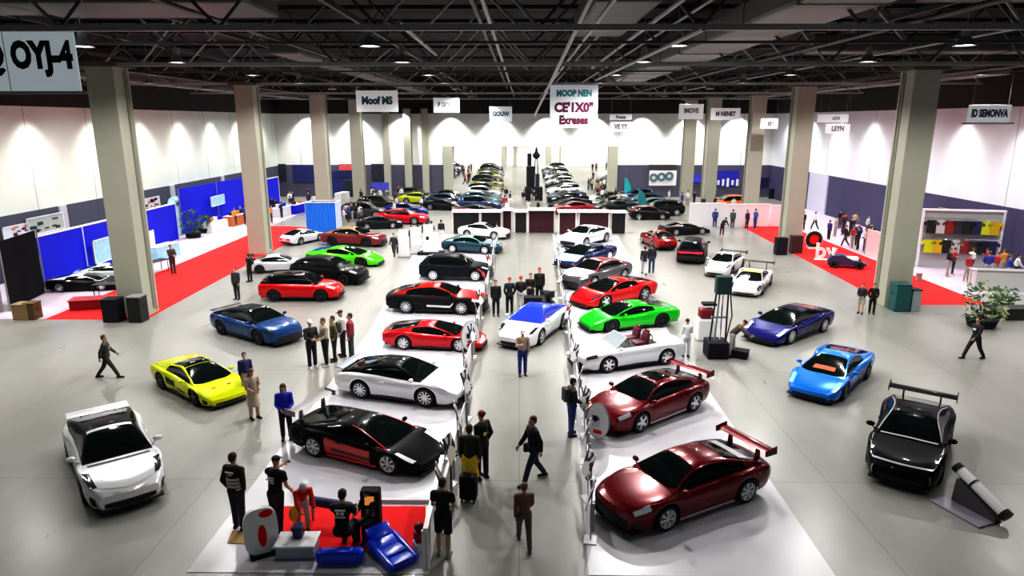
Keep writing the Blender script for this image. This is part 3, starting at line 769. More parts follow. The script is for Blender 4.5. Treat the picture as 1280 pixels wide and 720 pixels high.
duct(-15.6,-8.2,21.5,24.6,12.9,13.9,DUCT,'rounded grey air duct across the bay on the left')
duct(-17.6,-15.6,10,24,12.9,13.7,DUCT,'grey air duct running lengthwise at upper left')
duct(13.5,27,33.2,34.6,12.6,13.4,DUCT,'grey air duct across the bay above the nearest right column')
duct(12,20,20.5,22.4,13.0,13.9,DUCT,'grey air duct across the bay at upper right')
duct(2.2,4.2,21.5,30,12.9,13.8,DUCT,'short grey air duct right of the centre line')
duct(-27,-25.6,30,86,12.0,12.8,DUCT,'long grey air duct along the left wall')
duct(26,27.4,40,86,12.0,12.8,DUCT,'long grey air duct along the right wall')
duct(-12,-10.6,34,80,12.6,13.3,DUCT,'narrow grey air duct lengthwise left of centre')
# ---------------- lights
LENS=mat('lamp_lens',(1,1,1),.4,emit=(1,.98,.95),est=8)
lm=MB(); lm.lathe([(.10,.62),(.13,.60),(.14,.30),(.34,.05),(.36,0),(.33,0),(.30,.05)],n=16)
lm_me=lm.mesh('housing',30); ll=MB(); ll.lathe([(.001,.03),(.30,.03)],n=16); ll_me=ll.mesh('lens')
def spot(pos,W,size,blend,rad,rot=(0,0,0),col=(1,.985,.95),name='lamp'):
    l=bpy.data.lights.new(name,'SPOT'); l.energy=W; l.spot_size=radians(size); l.spot_blend=blend; l.shadow_soft_size=rad; l.color=col
    o=bpy.data.objects.new(name,l); COL.objects.link(o); o.location=pos; o.rotation_euler=rot; return o
cols_=['far left','left','centre left','centre right','right','far right']
LX=(-24.5,-14.6,-5.,5.2,14.6,24.8)
LY=(14.5,23.8,30.2,38.6,46.6,54.8,63,71.5,79.5)
LW=2300
for j,y in enumerate(LY):
    for i,x in enumerate(LX):
        r=empty('high_bay_light',(x,y,11.9)); tag(r,'bell-shaped ceiling lamp, %s line of lamps, %s from the front'%(cols_[i],ords[j]),'lamp','high bay lamps')
        inst(lm_me,'housing',STEEL,r); inst(ll_me,'lens',LENS,r); MB().cyl((0,0,.6),(0,0,2.8),.015,.015,5).build('hanger',STEEL,r)
        k=1.0 if j>0 else .15
        if i in (0,5): k*=.75
        if j<3 and i in (0,1,4,5): k*=.72
        if i in (2,3): k*=1.15
        spot((x,y,11.87),LW*k,155,.5,.22)
for j,y in enumerate((94,104,114,124,134,144)):
    for i,x in enumerate((-18,-6,7,19)): spot((x,y,7.0),2300,165,.5,.2)
# scalloped wash on the walls
for y in (24,30.5,37,43.5,50,56.5,63,69.5,76,82.5):
    spot((XL+1.3,y,10.9),1900,105,1,.1,(0,radians(-9),0),(1,.99,.93)); spot((XR-1.3,y,10.9),1700,105,1,.1,(0,radians(9),0),(1,.97,1))
for x in (-27,-21,-15,-9,-3,3,9,15,21,27): spot((x+.3,YB-1.5,10.9),2300,95,.8,.1,(radians(10),0,0),(1,1,.97))
w=bpy.data.worlds.new('open_end_fill'); SC.world=w; w.use_nodes=True; w.node_tree.nodes['Background'].inputs[0].default_value=(.9,.95,1,1); w.node_tree.nodes['Background'].inputs[1].default_value=.18  # fill light added through the open end behind the camera, no real source
SC.view_settings.view_transform='Standard'; SC.view_settings.look='High Contrast'; SC.view_settings.exposure=0
try: SC.cycles.use_denoising=True; SC.cycles.max_bounces=6; SC.cycles.diffuse_bounces=3; SC.cycles.glossy_bounces=3; SC.cycles.sample_clamp_indirect=4
except Exception: pass
# ---------------- carpets and mats
RED=mat('red_carpet',(.80,.006,.008),.9,noise=.08,nscale=6); PINKLIT=mat('pink_lit_white_carpet',(.47,.40,.47),.9,noise=.06,nscale=2)  # booth carpet is white; the pinkish light on it is put into its colour
MATW=mat('white_floor_vinyl',(.54,.53,.57),.28,noise=.05,nscale=.6)
def flat(name,pts,m,z,label,cat,th=.012):
    mb=MB(); n=len(pts); mb.v=[(x,y,0) for x,y in pts]+[(x,y,th) for x,y in pts]
    mb.f=[tuple(range(n-1,-1,-1)),tuple(range(n,2*n))]+[(i,(i+1)%n,n+(i+1)%n,n+i) for i in range(n)]; mb.m=[0]*len(mb.f)
    o=mb.build(name,m,None,None,(0,0,z)); return tag(o,label,cat)
flat('red_carpet',[(-23.4,31.9),(-18.4,31.9),(-18.7,61.5),(-21.4,62.4),(-23.2,62.4)],RED,0,'long red carpet beside the left columns, before the blue booths','carpet')
flat('red_carpet',[(19.7,35.2),(24.9,35.2),(24.9,64.3),(20.6,64.3)],RED,0,'long red carpet beside the right columns','carpet')
flat('booth_carpet',[(-31,31.9),(-23.4,31.9),(-23.2,80),(-31,80)],PINKLIT,0,'white booth carpet with pinkish light in its colour along the left wall','carpet')
flat('booth_carpet',[(24.9,37.5),(31.8,37.5),(31.8,80),(24.9,80)],PINKLIT,0,'white booth carpet with pinkish light in its colour along the right wall','carpet')
flat('display_mat',[(-7.2,12.75),(-1.95,12.75),(-2.05,30),(-1.75,58),(-8.2,58),(-7.0,30)],MATW,0,'long white display mat under the left row of show cars','floor mat')
flat('display_mat',[(1.5,12.75),(6.8,12.75),(6.9,30),(8.4,58),(2.8,58),(2.35,30)],MATW,0,'long white display mat under the right row of show cars','floor mat')
# ---------------- hanging signs
SIGNW=mat('sign_white_glow',(.82,.84,.86),.5,emit=(.9,.95,1),est=.15)  # slight emission added to brighten the sign boards, which are no lamps
def hang(px0,py0,px1,py1,D,lines,label,parts=(),wire=True,rail=False,bg=None,name='hanging_sign'):
    A=atD(px0,py1,D); B=atD(px1,py0,D); w=B.x-A.x; h=B.z-A.z; c=((A.x+B.x)/2,D,(A.z+B.z)/2)
    r=empty(name,c); tag(r,label,'sign')
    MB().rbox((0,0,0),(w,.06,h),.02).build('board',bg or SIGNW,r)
    for k,(tx,col,cx,cz,sz,sx) in enumerate(lines):
        me=text_mesh(tx,h*sz,.004,.055*h*sz,sx)
        xs=[v.co.x for v in me.vertices]; tw=max(xs)-min(xs); lim=w*(.86 if abs(cx)<.1 else .62)
        if tw>lim:
            for v in me.vertices: v.co.x*=lim/tw
        inst(me,'lettering',cm(col,.6),r,(cx*w,-.04,cz*h))
    if rail:
        MB().box((0,0,-h/2-.05),(w+.5,.1,.09)).build('rail',TRB,r)
    for s in (-.42,.42):
        MB().cyl((s*w,0,h/2),(s*w,0,12-c[2]),.012,.012,5).build('hanger_wire',STEEL,r)
    return r
K=(.01,.01,.012)
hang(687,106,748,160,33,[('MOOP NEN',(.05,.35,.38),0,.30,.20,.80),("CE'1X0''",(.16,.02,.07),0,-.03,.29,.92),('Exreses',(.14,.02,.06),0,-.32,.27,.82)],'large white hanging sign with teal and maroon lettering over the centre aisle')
big=hang(-62,34,91,114,22.5,[('Q',K,-.16,.05,.62,1),('OYJ-4',K,.24,.05,.56,.72)],'big pale hanging sign in the top left corner with black lettering',rail=True,bg=mat('sign_pale_blue_glow',(.70,.78,.82),.5,emit=(.7,.8,.85),est=.22))  # this board too glows a little, only to look brighter
MB().box((-.105*7.0*.0+.0-.13,-.036,0),(.02,.01,1.9)).build('panel_joint',STEEL,big)
hang(446,113,497,140,48,[('Moof MS',(.03,.12,.18),0,.02,.48,.84)],'white hanging sign with dark teal lettering, left of the centre aisle')
hang(542,122,574,141,64,[('P GOEN',(.12,.14,.15),0,.02,.42,.75)],'small white hanging sign with grey lettering, second along the left side')
hang(612,133,640,152,80,[('GOUW',(.08,.16,.22),0,0,.40,.86)],'small white hanging sign with blue-grey lettering near the centre aisle, farthest on the left side')
hang(848,130,880,149,62,[('IMOVE',(.2,.2,.2),0,.05,.42,.80)],'white hanging sign right of the centre aisle, above the farthest right column')
hang(888,135,926,150,60,[('M NENET',(.12,.10,.12),0,0,.50,.80)],'white hanging sign with dark lettering, above the fourth right column')
hang(1208,131,1265,153,38,[('ID SEMONVA',(.02,.06,.10),0,0,.58,.86)],'white hanging sign with dense black lettering near the right edge',rail=True)
hang(1021,143,1061,153,52,[('LEOB',(.3,.3,.3),.1,0,.5,.8)],'narrow white hanging sign between the two nearest right columns')
hang(1031,155,1063,167,52.3,[('LEYN',(.2,.2,.2),0,0,.7,.8)],'lower narrow white sign under the one between the two nearest right columns')
hang(950,148,973,161,66,[('EI1',(.12,.12,.12),.1,0,.55,.9)],'small white hanging sign left of the second right column')
hang(762,143,790,150,76,[('Pooue',(.1,.1,.1),0,0,.75,.9)],'thin white hanging sign right of the large centre sign')
hang(762,152,790,165,76.4,[('VE YY',(.25,.25,.25),0,0,.6,.8)],'pale hanging sign below the thin one right of the large centre sign')
# ------------------------------------------------------------------ show cars
def by_wheels(rear,front,side,kind,zoff=0,smin=.9,smax=1.08):
    """place from the ground pixels under the rear and front wheel of the visible side (+1 its left side)"""
    a,b=at(*rear),at(*front); d=b-a; h=atan2(d.y,d.x); P=SHAPES[kind]; wb=P['xf']-P['xr']; s=max(smin,min(smax,d.length/wb))
    g=car_parts(kind,False)[0]; m=(a+b)/2; u=d.normalized(); left=Vector((-u.y,u.x,0))
    off=(P['xf']+P['xr'])/2
    c=m-left*(side*g.hw(off)*.93*s)-u*(off*s)
    return Vector((c.x,c.y,zoff)),h,s
def by_front(px,head,kind,s=1.,zoff=0):
    p=at(*px); L=SHAPES[kind]['L']/2+SHAPES[kind]['bow']*.8; h=radians(head)
    return Vector((p.x-cos(h)*L*s,p.y-sin(h)*L*s,zoff)),h,s
MZ=.013
def by_back(px,head,kind,s=1.,zoff=0):
    p=at(*px); L=SHAPES[kind]['L']/2; h=radians(head)
    return Vector((p.x+cos(h)*L*s,p.y+sin(h)*L*s,zoff)),h,s
def car(place,label,kind,col,**k):
    pos,h,s=place; return make_car(label,pos,h,kind,col,scale=s,**k)
MAROON=(.16,.006,.012)
WGL=mat('white_livery',(.8,.8,.82),.3); RDL=mat('red_livery',(.62,.012,.015),.28,0,.8); BKL=mat('black_livery',(.012,.012,.013),.25,0,.8); CARB=mat('carbon_black',(.02,.02,.022),.35,0,.5)
SPARK=mat('silver_louvre_glint',(.75,.75,.78),.25,.3)  # silver of the rear louvre and of painted glints on the black coupe
# right row on its mat
car(by_wheels((932.5,627),(829,664),1,'gt',MZ,smax=.97),'glossy dark red coupe nearest the camera on the right mat, high rear wing','gt',MAROON,wing=.34,style='mesh',rim=WGL,
    extra=[deco('bumper_intake','b',2.08,2.2,.5,2.2,CARB),deco('rear_louvre','g',-1.6,-1.3,1.5,3,SPARK)],skirt=mat('bright_sill',(.5,.45,.47),.3,.5))
car(by_wheels((866,514),(800,540),1,'gt',MZ),'dark red coupe with black roof glass and rear wing, second on the right mat','gt',MAROON,wing=.26,style='five',
    extra=[deco('roof_glass','g',-.55,.15,1.7,3,GLASS)],skirt=mat('bright_sill',(.5,.45,.47),.3,.5))
car(by_wheels((832,456),(760,466),1,'gt',MZ),'white open roadster with maroon seats on the right mat','gt',(.82,.83,.85),style='six',open_top=(mat('maroon_leather',(.13,.015,.03),.5),BLACK),lights=DARKLAMP)
car(by_wheels((826,409),(764,416),1,'wedge',MZ),'bright green low supercar on the right mat beyond the white roadster','wedge',(.012,.55,.02),rim=DARKALLOY,extra=[hood_scoop(BLACK)],lights=mat('pale_green_lamp',(.3,.75,.3),.2,0,1))
car(by_wheels((804,375),(756,385),1,'wedge',MZ),'red low supercar on the right mat just beyond the green one','wedge',(.62,.008,.012),style='five',lights=DARKLAMP)
car(by_wheels((782,350),(738,362),1,'gt',MZ),'silver and black coupe with a reddish roof on the right mat','gt',(.10,.10,.11),roof=(.35,.05,.06),style='ten',hoodcol=WGL)
car(by_wheels((765,325),(724,336),1,'wedge',MZ),'dark blue speckled sports car on the right mat','wedge',(.015,.03,.10),rim=WGL,hoodcol=mat('pale_blue_hood',(.5,.6,.75),.3,0,.8))
car(by_wheels((764,301),(724,311),1,'gt',MZ),'white coupe with dark windows, farthest of the right mat','gt',(.75,.77,.8),style='ten')
# left row on its mat
car(by_wheels((395,569),(486,592),-1,'gt',MZ),'black supercar with red sides and a big pale rear wing, nearest on the left mat','wedge',(.012,.012,.014),wing=.42,wingcol=mat('pale_grey_wing',(.26,.24,.26),.4),style='mesh',rim=WGL,skirt=RDL,
    extra=[deco('red_side_panel','b',-.85,.80,.4,3.3,RDL),deco('black_side_slash','b',-.6,.8,1.3,1.9,BKL,off=.016),deco('red_cowl_stripe','b',.95,1.35,4.6,5.0,RDL),deco('red_roof_edge','g',-.1,1.25,1.0,1.12,RDL)],lights=WGL)
car(by_wheels((452,498),(532,509),-1,'rear',MZ),'white coupe with a black roof on the left mat','rear',(.84,.84,.87),roof=(.015,.015,.018),wing=.12,wingcol=mat('smoky_wing',(.25,.28,.35),.4),style='ten',
    extra=[deco('silver_roof_stripe','g',-.6,.25,2.7,3,DARKLAMP)])
car(by_wheels((506,437),(574,440),-1,'wedge',MZ),'red coupe with black fastback on the left mat','wedge',(.55,.01,.02),style='seven',rim=WGL,lights=DARKLAMP,extra=[deco('rear_deck_panel','b',-2.1,-1.3,5.2,7,CARB)])
car(by_wheels((508,392),(577,394),-1,'gt',MZ),'black coupe with a red roof and hood stripes on the left mat','gt',(.014,.016,.018),roof=(.6,.02,.015),style='ten',hoodcol=RDL,extra=[deco('pale_flash','b',-.3,1.0,1.2,1.8,WGL)])
car(by_wheels((538,351),(598,352),-1,'suv',MZ,.8,.95),'black estate car on the left mat with a patch of red trim','suv',(.012,.014,.02),rim=WGL,extra=[deco('red_front_panel','b',1.5,2.0,.6,2.2,RDL)])
car(by_wheels((566,316),(606,318),-1,'gt',MZ),'dark teal car with a mint roof on the left mat','gt',(.02,.06,.09),roof=(.30,.55,.50),rim=WGL,hoodcol=mat('grey_teal_hood',(.2,.28,.33),.3,0,.8))
car(by_wheels((585,297),(617,299),-1,'gt',MZ),'white car with dark windows, farthest on the left mat','gt',(.75,.72,.76),style='ten')
# on the aisle floor in the middle
car(by_front((640,437),-114,'rear',1.05),'white sports car with a bright blue roof parked in the centre aisle','rear',(.78,.78,.82),roof=(.05,.10,.85),glass=mat('blue_reflection_glass',(.03,.06,.45),.1,0,.6),style='five',lights=DARKLAMP)  # blue of the glass is a windshield reflection put into its colour
# loose cars on the left
car(by_front((166,637),-51,'rear',1.08),'white coupe with a black roof parked alone at lower left','rear',(.82,.82,.84),roof=(.012,.012,.014),wing=.10,style='five',rim=DARKALLOY,lights=DARKLAMP,extra=[deco('hood_slot','b',1.22,1.30,5.2,7,BLACK),deco('windshield_header','g',.13,.23,1.2,3,WGL),deco('bumper_intake','b',2.0,2.12,.8,2.6,BLACK)],skirt=BLACK)
car(by_wheels((206,486),(244,506),-1,'wedge'),'bright yellow low supercar on the left floor','wedge',(.72,.80,.004),rim=DARKALLOY,style='five',rear=paint((.72,.80,.004)),lights=mat('yellow_lamp',(.6,.65,.05),.2,0,1),extra=[hood_scoop(BLACK),deco('side_intake','b',-.75,-.1,1.6,3.0,BLACK),deco('roof_glass','g',-.75,.08,1.2,3,GLASS),deco('bumper_intake','b',1.98,2.16,1.0,2.8,BLACK),deco('door_graphic','b',.1,.75,1.2,1.9,BLACK)])
car(by_wheels((278,418),(324,431),-1,'gt'),'dark blue coupe with a black roof parked behind the yellow supercar','gt',(.012,.06,.20),roof=(.012,.014,.02),wing=.06,wingcol=CARB,rim=DARKALLOY,lights=DARKLAMP)
car(by_wheels((341,377),(404,377),-1,'hatch',0,.8,1.0),'bright red hatchback in profile on the left floor','hatch',(.62,.01,.012),roof=(.03,.02,.02),rim=DARKALLOY)
car(by_wheels((380,354),(430,357),-1,'suv',0,.8,1.0),'black estate car right behind the red hatchback','suv',(.012,.012,.014),rim=DARKALLOY)
car(by_wheels((398,332),(455,334),-1,'wedge',0,.85,1.05),'lime green supercar on the left floor','wedge',(.10,.75,.01),rim=DARKALLOY,extra=[deco('side_intake','b',-.75,.3,1.2,2.6,BLACK),deco('tail_panel','b',-2.2,-1.9,1,3,BLACK)])
car(by_wheels((412,307),(462,309),-1,'gt',0,.85,1.05),'maroon coupe with a tan roof behind the lime green supercar','gt',(.22,.03,.045),roof=(.45,.30,.12),rim=DARKALLOY)
car(by_wheels((326,342),(368,340),-1,'gt',0,.8,1.0),'silver white coupe with a dark wing left of the lime green supercar','gt',(.6,.6,.64),wing=.3,wingcol=BLACK,rim=DARKALLOY)
car(by_wheels((376,306),(400,301),-1,'rear',0,.8,.95),'white coupe in front of the bright blue curtain stall','rear',(.72,.72,.78))
car(by_wheels((462,287),(488,286),-1,'gt',0,.85,1.0),'black coupe left of the far red car','gt',(.02,.02,.022))
# loose cars on the right
car(by_front((1122,611),-125,'rear',1.06),'glossy black coupe with a rear wing and painted edge glints at right','rear',(.008,.008,.009),wing=.26,style='ten',rim=DARKALLOY,lights=DARKLAMP,
    extra=[deco('hood_edge_glint','b',2.02,2.06,4.4,7,SPARK),deco('fender_glint','b',1.2,2.05,4.35,4.5,SPARK),deco('roof_edge_glint','g',-1.2,1.0,.97,1.04,SPARK),deco('cowl_glint','g',1.06,1.10,1.3,3,SPARK),deco('bumper_glint','b',2.16,2.19,1.0,3.6,mat('dim_glint',(.3,.3,.3),.3))])  # specular glints painted as pale strips along the body edges
car(by_wheels((1081,473),(1053,499),1,'wedge',0,.85,.97),'vivid light blue supercar with an orange interior at right','wedge',(.01,.20,.75),roof=(.05,.30,.85),rim=DARKALLOY,lights=mat('pale_blue_lamp',(.3,.6,.95),.2,0,1),
    extra=[deco('orange_dashboard','g',.85,1.08,2.1,3,mat('orange_trim',(.45,.09,.02),.5)),deco('side_intake','b',-.75,-.1,1.2,2.6,CARB)])
car(by_wheels((1027,415),(987,430),1,'wedge'),'deep navy supercar behind the light blue one','wedge',(.012,.015,.16),roof=(.012,.010,.028),rim=SILVER,extra=[deco('side_intake','b',-.95,.1,1.0,2.8,CARB)])
car(by_front((929,371),-118,'wedge',.95),'white rally car with black graphics and a dark rear wing','wedge',(.8,.8,.8),wing=.40,wingcol=BLACK,rim=DARKALLOY,lights=DARKLAMP,extra=[deco('black_graphic','b',1.5,2.2,3.2,4.6,BKL),deco('yellow_sunstrip','g',.15,.32,1.3,3,mat('yellow_strip',(.6,.65,.05),.5)),deco('door_graphic','b',-.5,.7,.8,2.2,BKL)])
car(by_front((893,347),-122,'rear',.95),'white coupe parked just behind the white rally car','rear',(.74,.74,.74),wing=.2,wingcol=BLACK,rim=DARKALLOY,lights=DARKLAMP)
car(by_back((862,331),72,'hatch',1.08),'dark hatchback seen from behind with a full-width red light bar','hatch',(.015,.012,.02),tailbar=True,rim=DARKALLOY)
car(by_back((834,314),98,'gt',.95),'dark red coupe half hidden left of the dark hatchback','gt',(.28,.02,.02))
car(by_wheels((838,291),(862,290),1,'wedge',0,.9,1.05),'low black race car with white nose on the right floor','wedge',(.02,.02,.02),hoodcol=WGL,roof=(.45,.35,.35))
car(by_wheels((800,275),(826,275),-1,'suv',0,.85,1.0),'black estate car with a maroon roof, first of the far right cluster','suv',(.02,.015,.018),roof=(.25,.08,.09))
# far cars
TONES=[((.02,.02,.022),'black'),((.5,.5,.52),'silver'),((.03,.05,.12),'navy'),((.7,.7,.7),'white'),((.06,.07,.075),'charcoal'),((.05,.14,.17),'teal'),((.28,.02,.03),'dark red'),((.35,.33,.10),'olive'),((.10,.11,.12),'grey')]
KS=['gt','wedge','rear','hatch','suv']
rnd=random.Random(3)
def far_row(xs,ys,head,where,group,tone=None):
    n=len(ys)
    cnt={}
    for i,y in enumerate(ys):
        t=TONES[(tone[i] if tone else rnd.randrange(len(TONES)))]
        x=xs[0]+(xs[1]-xs[0])*(i/max(1,n-1))
        kd=KS[rnd.randrange(5)]
        make_car('%s car in the %s, %s from the front'%(t[1],where,ords_long(i)),Vector((x,y,0)),radians(head+rnd.uniform(-8,8)),kd,t[0],lo=True,group=group,roof=(.02,.02,.02) if rnd.random()<.3 else None)
def ords_long(i):
    o=['first','second','third','fourth','fifth','sixth','seventh','eighth','ninth','tenth','eleventh','twelfth','thirteenth','fourteenth','fifteenth','sixteenth','seventeenth','eighteenth','nineteenth','twentieth']
    return o[i]
far_row((-4.3,-5.6),[70+i*4.4 for i in range(16)],-10,'far row left of the centre line','cars of the far left-centre row',[6,2,5,5,1,7,2,7,0,4,7,0,1,2,0,4])
far_row((5.6,6.6),[72+i*4.5 for i in range(15)],190,'far row right of the centre line','cars of the far right-centre row',[6,0,0,2,3,4,0,1,0,3,0,4,8,0,3])
far_row((-13.2,-13.6),[85+i*4.6 for i in range(13)],-12,'far row along the left aisle','cars of the far left row',[8,0,2,4,2,0,6,2,1,0,2,3,0,4])
far_row((14.6,14.2),[70.5+i*4.6 for i in range(9)],188,'far row along the right aisle','cars of the far right row',[0,5,5,2,7,3,0,2,8])
far_row((-8.4,-8.8),[75,79.6,84.2],-10,'short far row beside the far left-centre row','cars of the short far left row',[0,2,4])
far_row((10.4,10.6),[74,78.6,83.2],190,'short far row beside the far right-centre row','cars of the short far right row',[0,8,3])
make_car('bright red car seen in profile on the far left floor',at(502,279),radians(-4),'gt',(.60,.01,.03),lo=True,scale=1.05)
make_car('yellow-green car seen in profile on the far left floor',at(524,254),radians(-4),'gt',(.50,.55,.04),lo=True)
make_car('dark blue car behind the far red car',at(506,268.5),radians(-6),'rear',(.02,.04,.25),lo=True)
make_car('black car left of the far yellow-green car',at(474,262),radians(-6),'suv',(.03,.03,.03),lo=True)
make_car('charcoal car beyond the black bags on the far left',at(455,272),radians(0),'suv',(.05,.05,.055),lo=True)
make_car('orange van behind the white booth wall on the right',at(911,262),radians(184),'suv',(.75,.17,.01),lo=True,scale=1.02,name='van')
# ------------------------------------------------------------------ people
BLK=(.012,.012,.014); DEN=(.03,.045,.10); WHT=(.70,.70,.72)
def who(px,py,face,top_px,label,p='stand',**k):
    """stand a person on the ground at a pixel; head top at pixel row top_px gives the height; face: heading in degrees"""
    q=at(px,py); h=k.pop('h',None) or max(1.55,min(1.95,hgt(px,top_px,q)))
    return person(label,q,radians(face),p,h=h,**k)
def back_print(rows,m=None,z=.30,name='back_print',front=False):
    """small blocks of print on the back (or chest) of a shirt"""
    def f(o,P):
        mb=MB(); up=P.up; fw=Vector((up.z,0,-up.x))*(1 if front else -1)
        for (y,dz,w,h) in rows:
            c=P.waist+up*(z+dz)+fw*.148+Vector((0,y,0))
            mb.box(c,(.012,w,h),M=Matrix((Vector((up.z,0,-up.x)),Vector((0,1,0)),up)).transposed())
        inst(mb.mesh(name),name,m or cm((.75,.75,.75),.7),o)
    return f
def bag(kind,col):
    def f(o,P):
        mb=MB(); up=P.up; fw=Vector((up.z,0,-up.x))
        if kind=='backpack': mb.rbox(P.chest-fw*.21-up*.03,(.16,.30,.42),.06); n='backpack'
        else: mb.rbox(P.hp+Vector((.02,-.24,-.05)),(.28,.10,.24),.04); mb.tube([P.hp+Vector((.02,-.24,.07)),P.chest+Vector((-.05,-.1,.14)),P.j['sh0']+Vector((0,-.02,.05))],.014,6); n='shoulder_bag'
        inst(mb.mesh(n,40),n,cm(col,.7),o)
    return f
def bands(m,zs):
    def f(o,P):
        for z in zs:
            MB().lathe([(.152,-.03),(.160,0),(.152,.03)],n=20).build('jacket_stripe',m,o,40,loc=(P.waist.x,0,P.waist.z+z)).scale=(.98,1.18,1)
    return f
# near the camera
who(300,661,75,562,'person from behind in a dark jacket with pale stripes beside the red booth','pocket',top=(.03,.025,.022),legs=(.035,.04,.06),hair=(.05,.03,.02),hem=.02,extra=lambda o,P:(bands(cm((.62,.57,.5),.7),(-.03,.05,.13,.21))(o,P),back_print([(0,.02,.2,.04),(0,-.04,.1,.02)],z=.36)(o,P)))
who(349,668,70,564,'person in a black T-shirt with white back print and black cap, behind the white panel','reach',top=BLK,legs=(.03,.03,.035),hair=BLK,hairk='cap',long=False,extra=back_print([(0,.03,.16,.03),(0.02,-.02,.2,.03),(-.03,-.07,.1,.03)]))
who(380,664,-60,592,'person with pale hair and red and white striped top, bending over the white table','bend',top=(.6,.02,.02),legs=(.5,.45,.40),hair=(.62,.58,.54),hairk='long',extra=back_print([(0,-.1,.25,.05),(0,.0,.25,.05)],z=.2))
who(430,694,88,620,'person in white-lettered black T-shirt seated on the blue bolster, seen from behind','sit',h=1.98,top=BLK,legs=(.02,.02,.03),hair=(.04,.02,.02),long=False,z=-.02,extra=back_print([(0,.08,.2,.035),(-.04,.02,.07,.06),(.05,.02,.06,.06),(.0,-.05,.22,.03)]))
who(466,668,-120,622,'person in black with a red face covering leaning back on the blue lounger','sit',h=1.55,top=(.02,.018,.02),legs=(.03,.03,.05),hair=(.02,.015,.012),z=.0)
who(555,694,82,600,'person in black T-shirt and shorts seen from behind at the edge of the left mat','front',top=BLK,legs=(.015,.015,.018),hair=(.06,.035,.025),long=False,shorts=True,shoes=(.3,.3,.3),skin=0)
who(603,598,140,508,'red-haired person in a black jacket with a lime patch, beside the yellow skirt','pocket',top=(.02,.02,.022),legs=(.02,.025,.05),hair=(.25,.05,.03),hairk='bun',hem=.03,extra=back_print([(.05,0,.09,.08)],cm((.55,.75,.05),.6),z=.22))
who(588,618,85,524,'person in a long yellow skirt holding a black roller bag in the aisle','stand',top=(.03,.035,.02),legs=(.75,.48,.01),skirt=True,hair=(.08,.03,.02),hairk='short')
who(667,602,205,517,'person in a black jacket and dark jeans walking in the aisle, bag at the side','walk',top=(.012,.012,.014),legs=(.03,.035,.07),hair=(.10,.03,.025),hem=.03,extra=bag('shoulder',(.02,.02,.02)))
who(655,682,95,603,'person in faded red top and grey trousers walking at the front of the aisle','walk',top=(.20,.10,.085),legs=(.13,.115,.105),hair=(.14,.09,.07),shoes=(.14,.12,.11))
who(714,544,20,471,'person in a dark patterned jacket and blue jeans beside the right mat','front',top=(.05,.05,.05),legs=(.03,.06,.20),hair=(.02,.02,.02),h=1.85,extra=bag('backpack',(.06,.06,.055)))
who(653,469,-80,413,'person in a brown and white top and blue jeans in front of the blue-roofed car','phone',top=(.35,.27,.22),legs=(.03,.05,.20),hair=(.55,.5,.45),hairk='cap')
who(136,472,15,417,'person in dark camouflage clothes striding across the empty left floor','stride',top=(.05,.055,.05),legs=(.035,.04,.04),hair=(.10,.04,.02),extra=back_print([(0,.0,.12,.05),(.05,-.1,.06,.05)],cm((.5,.5,.5),.7),front=True))
who(359,549,-70,481,'person in a bright blue long-sleeved top standing left of the black supercar','front',top=(.03,.04,.55),legs=(.02,.025,.05),hair=(.10,.04,.03),hairk='long')
who(319,523,-40,462,'person in a beige dress right of the yellow supercar','front',top=(.45,.36,.27),legs=(.50,.40,.30),skirt=True,hair=(.15,.08,.05),hairk='long',h=1.7)
who(310,496,-60,444,'person in a dark blue top behind the nose of the yellow supercar','stand',top=(.04,.05,.16),legs=(.45,.35,.28),hair=(.03,.02,.02),h=1.62)
# group by the left row
who(391,460,-50,398,'person in black with a white cap, leftmost of the group behind the white coupe','cross',top=(.03,.03,.035),legs=(.02,.02,.03),hair=(.65,.65,.65),hairk='cap',shoes=(.6,.6,.6))
who(408,457,-140,394,'person in a beige jacket, second from the left in the group behind the white coupe','front',top=(.40,.34,.27),legs=(.02,.02,.03),hair=(.12,.06,.04),shoes=(.5,.5,.5))
who(419,451,-150,396,'person in an olive camouflage top in the middle of the group behind the white coupe','pocket',top=(.12,.12,.07),legs=(.03,.03,.035),hair=(.05,.03,.02),extra=bag('backpack',(.08,.08,.05)))
who(430,445,200,386,'person in a white top with dark cap in the group behind the white coupe','phone',top=(.65,.65,.65),legs=(.03,.03,.05),hair=(.03,.03,.03),hairk='cap')
who(440,450,190,391,'person in a dark red top, rightmost of the group behind the white coupe','stand',top=(.25,.03,.04),legs=(.04,.04,.05),hair=(.04,.03,.03))
# left side
who(217,342,-30,305,'person in dark clothes on the left red carpet with folded arms','cross',top=(.05,.05,.05),legs=(.04,.04,.04),h=1.85)
who(297,374,-100,340,'person in dark grey on the floor before the second left column','stand',top=(.05,.05,.06),legs=(.03,.03,.04),h=1.75)
who(313,352,170,318,'person in black with a backpack at the foot of the second left column','pocket',top=BLK,legs=BLK,extra=bag('backpack',(.02,.02,.02)))
# right side
who(1075,392,-130,355,'person in black top and pale shorts, left of a pair near the nearest right column','front',top=(.03,.03,.035),legs=(.45,.42,.38),shorts=True)
who(1089,392,-110,355,'person all in black, right of a pair near the nearest right column','pocket',top=BLK,legs=BLK)
who(1216,448,195,395,'person in black walking on the right floor in front of the flowering shrub','stride',top=(.02,.02,.022),legs=(.02,.02,.022),hair=(.05,.02,.02),extra=back_print([(0,0,.14,.07)],front=True))
who(914,446,-20,403,'person in a dark hat bending over a black case beside the lift rig','bend',top=(.12,.09,.07),legs=(.5,.48,.46),hair=(.05,.02,.015),hairk='cap',h=1.75)
who(805,343,80,307,'person in a dark navy coat, left of a couple in the right aisle','walk',top=(.015,.015,.03),legs=(.5,.5,.55),hem=.05,h=1.85)
who(814,341,85,308,'person in a black jacket, right of a couple in the right aisle','stand',top=(.02,.02,.03),legs=(.04,.06,.12),h=1.85)
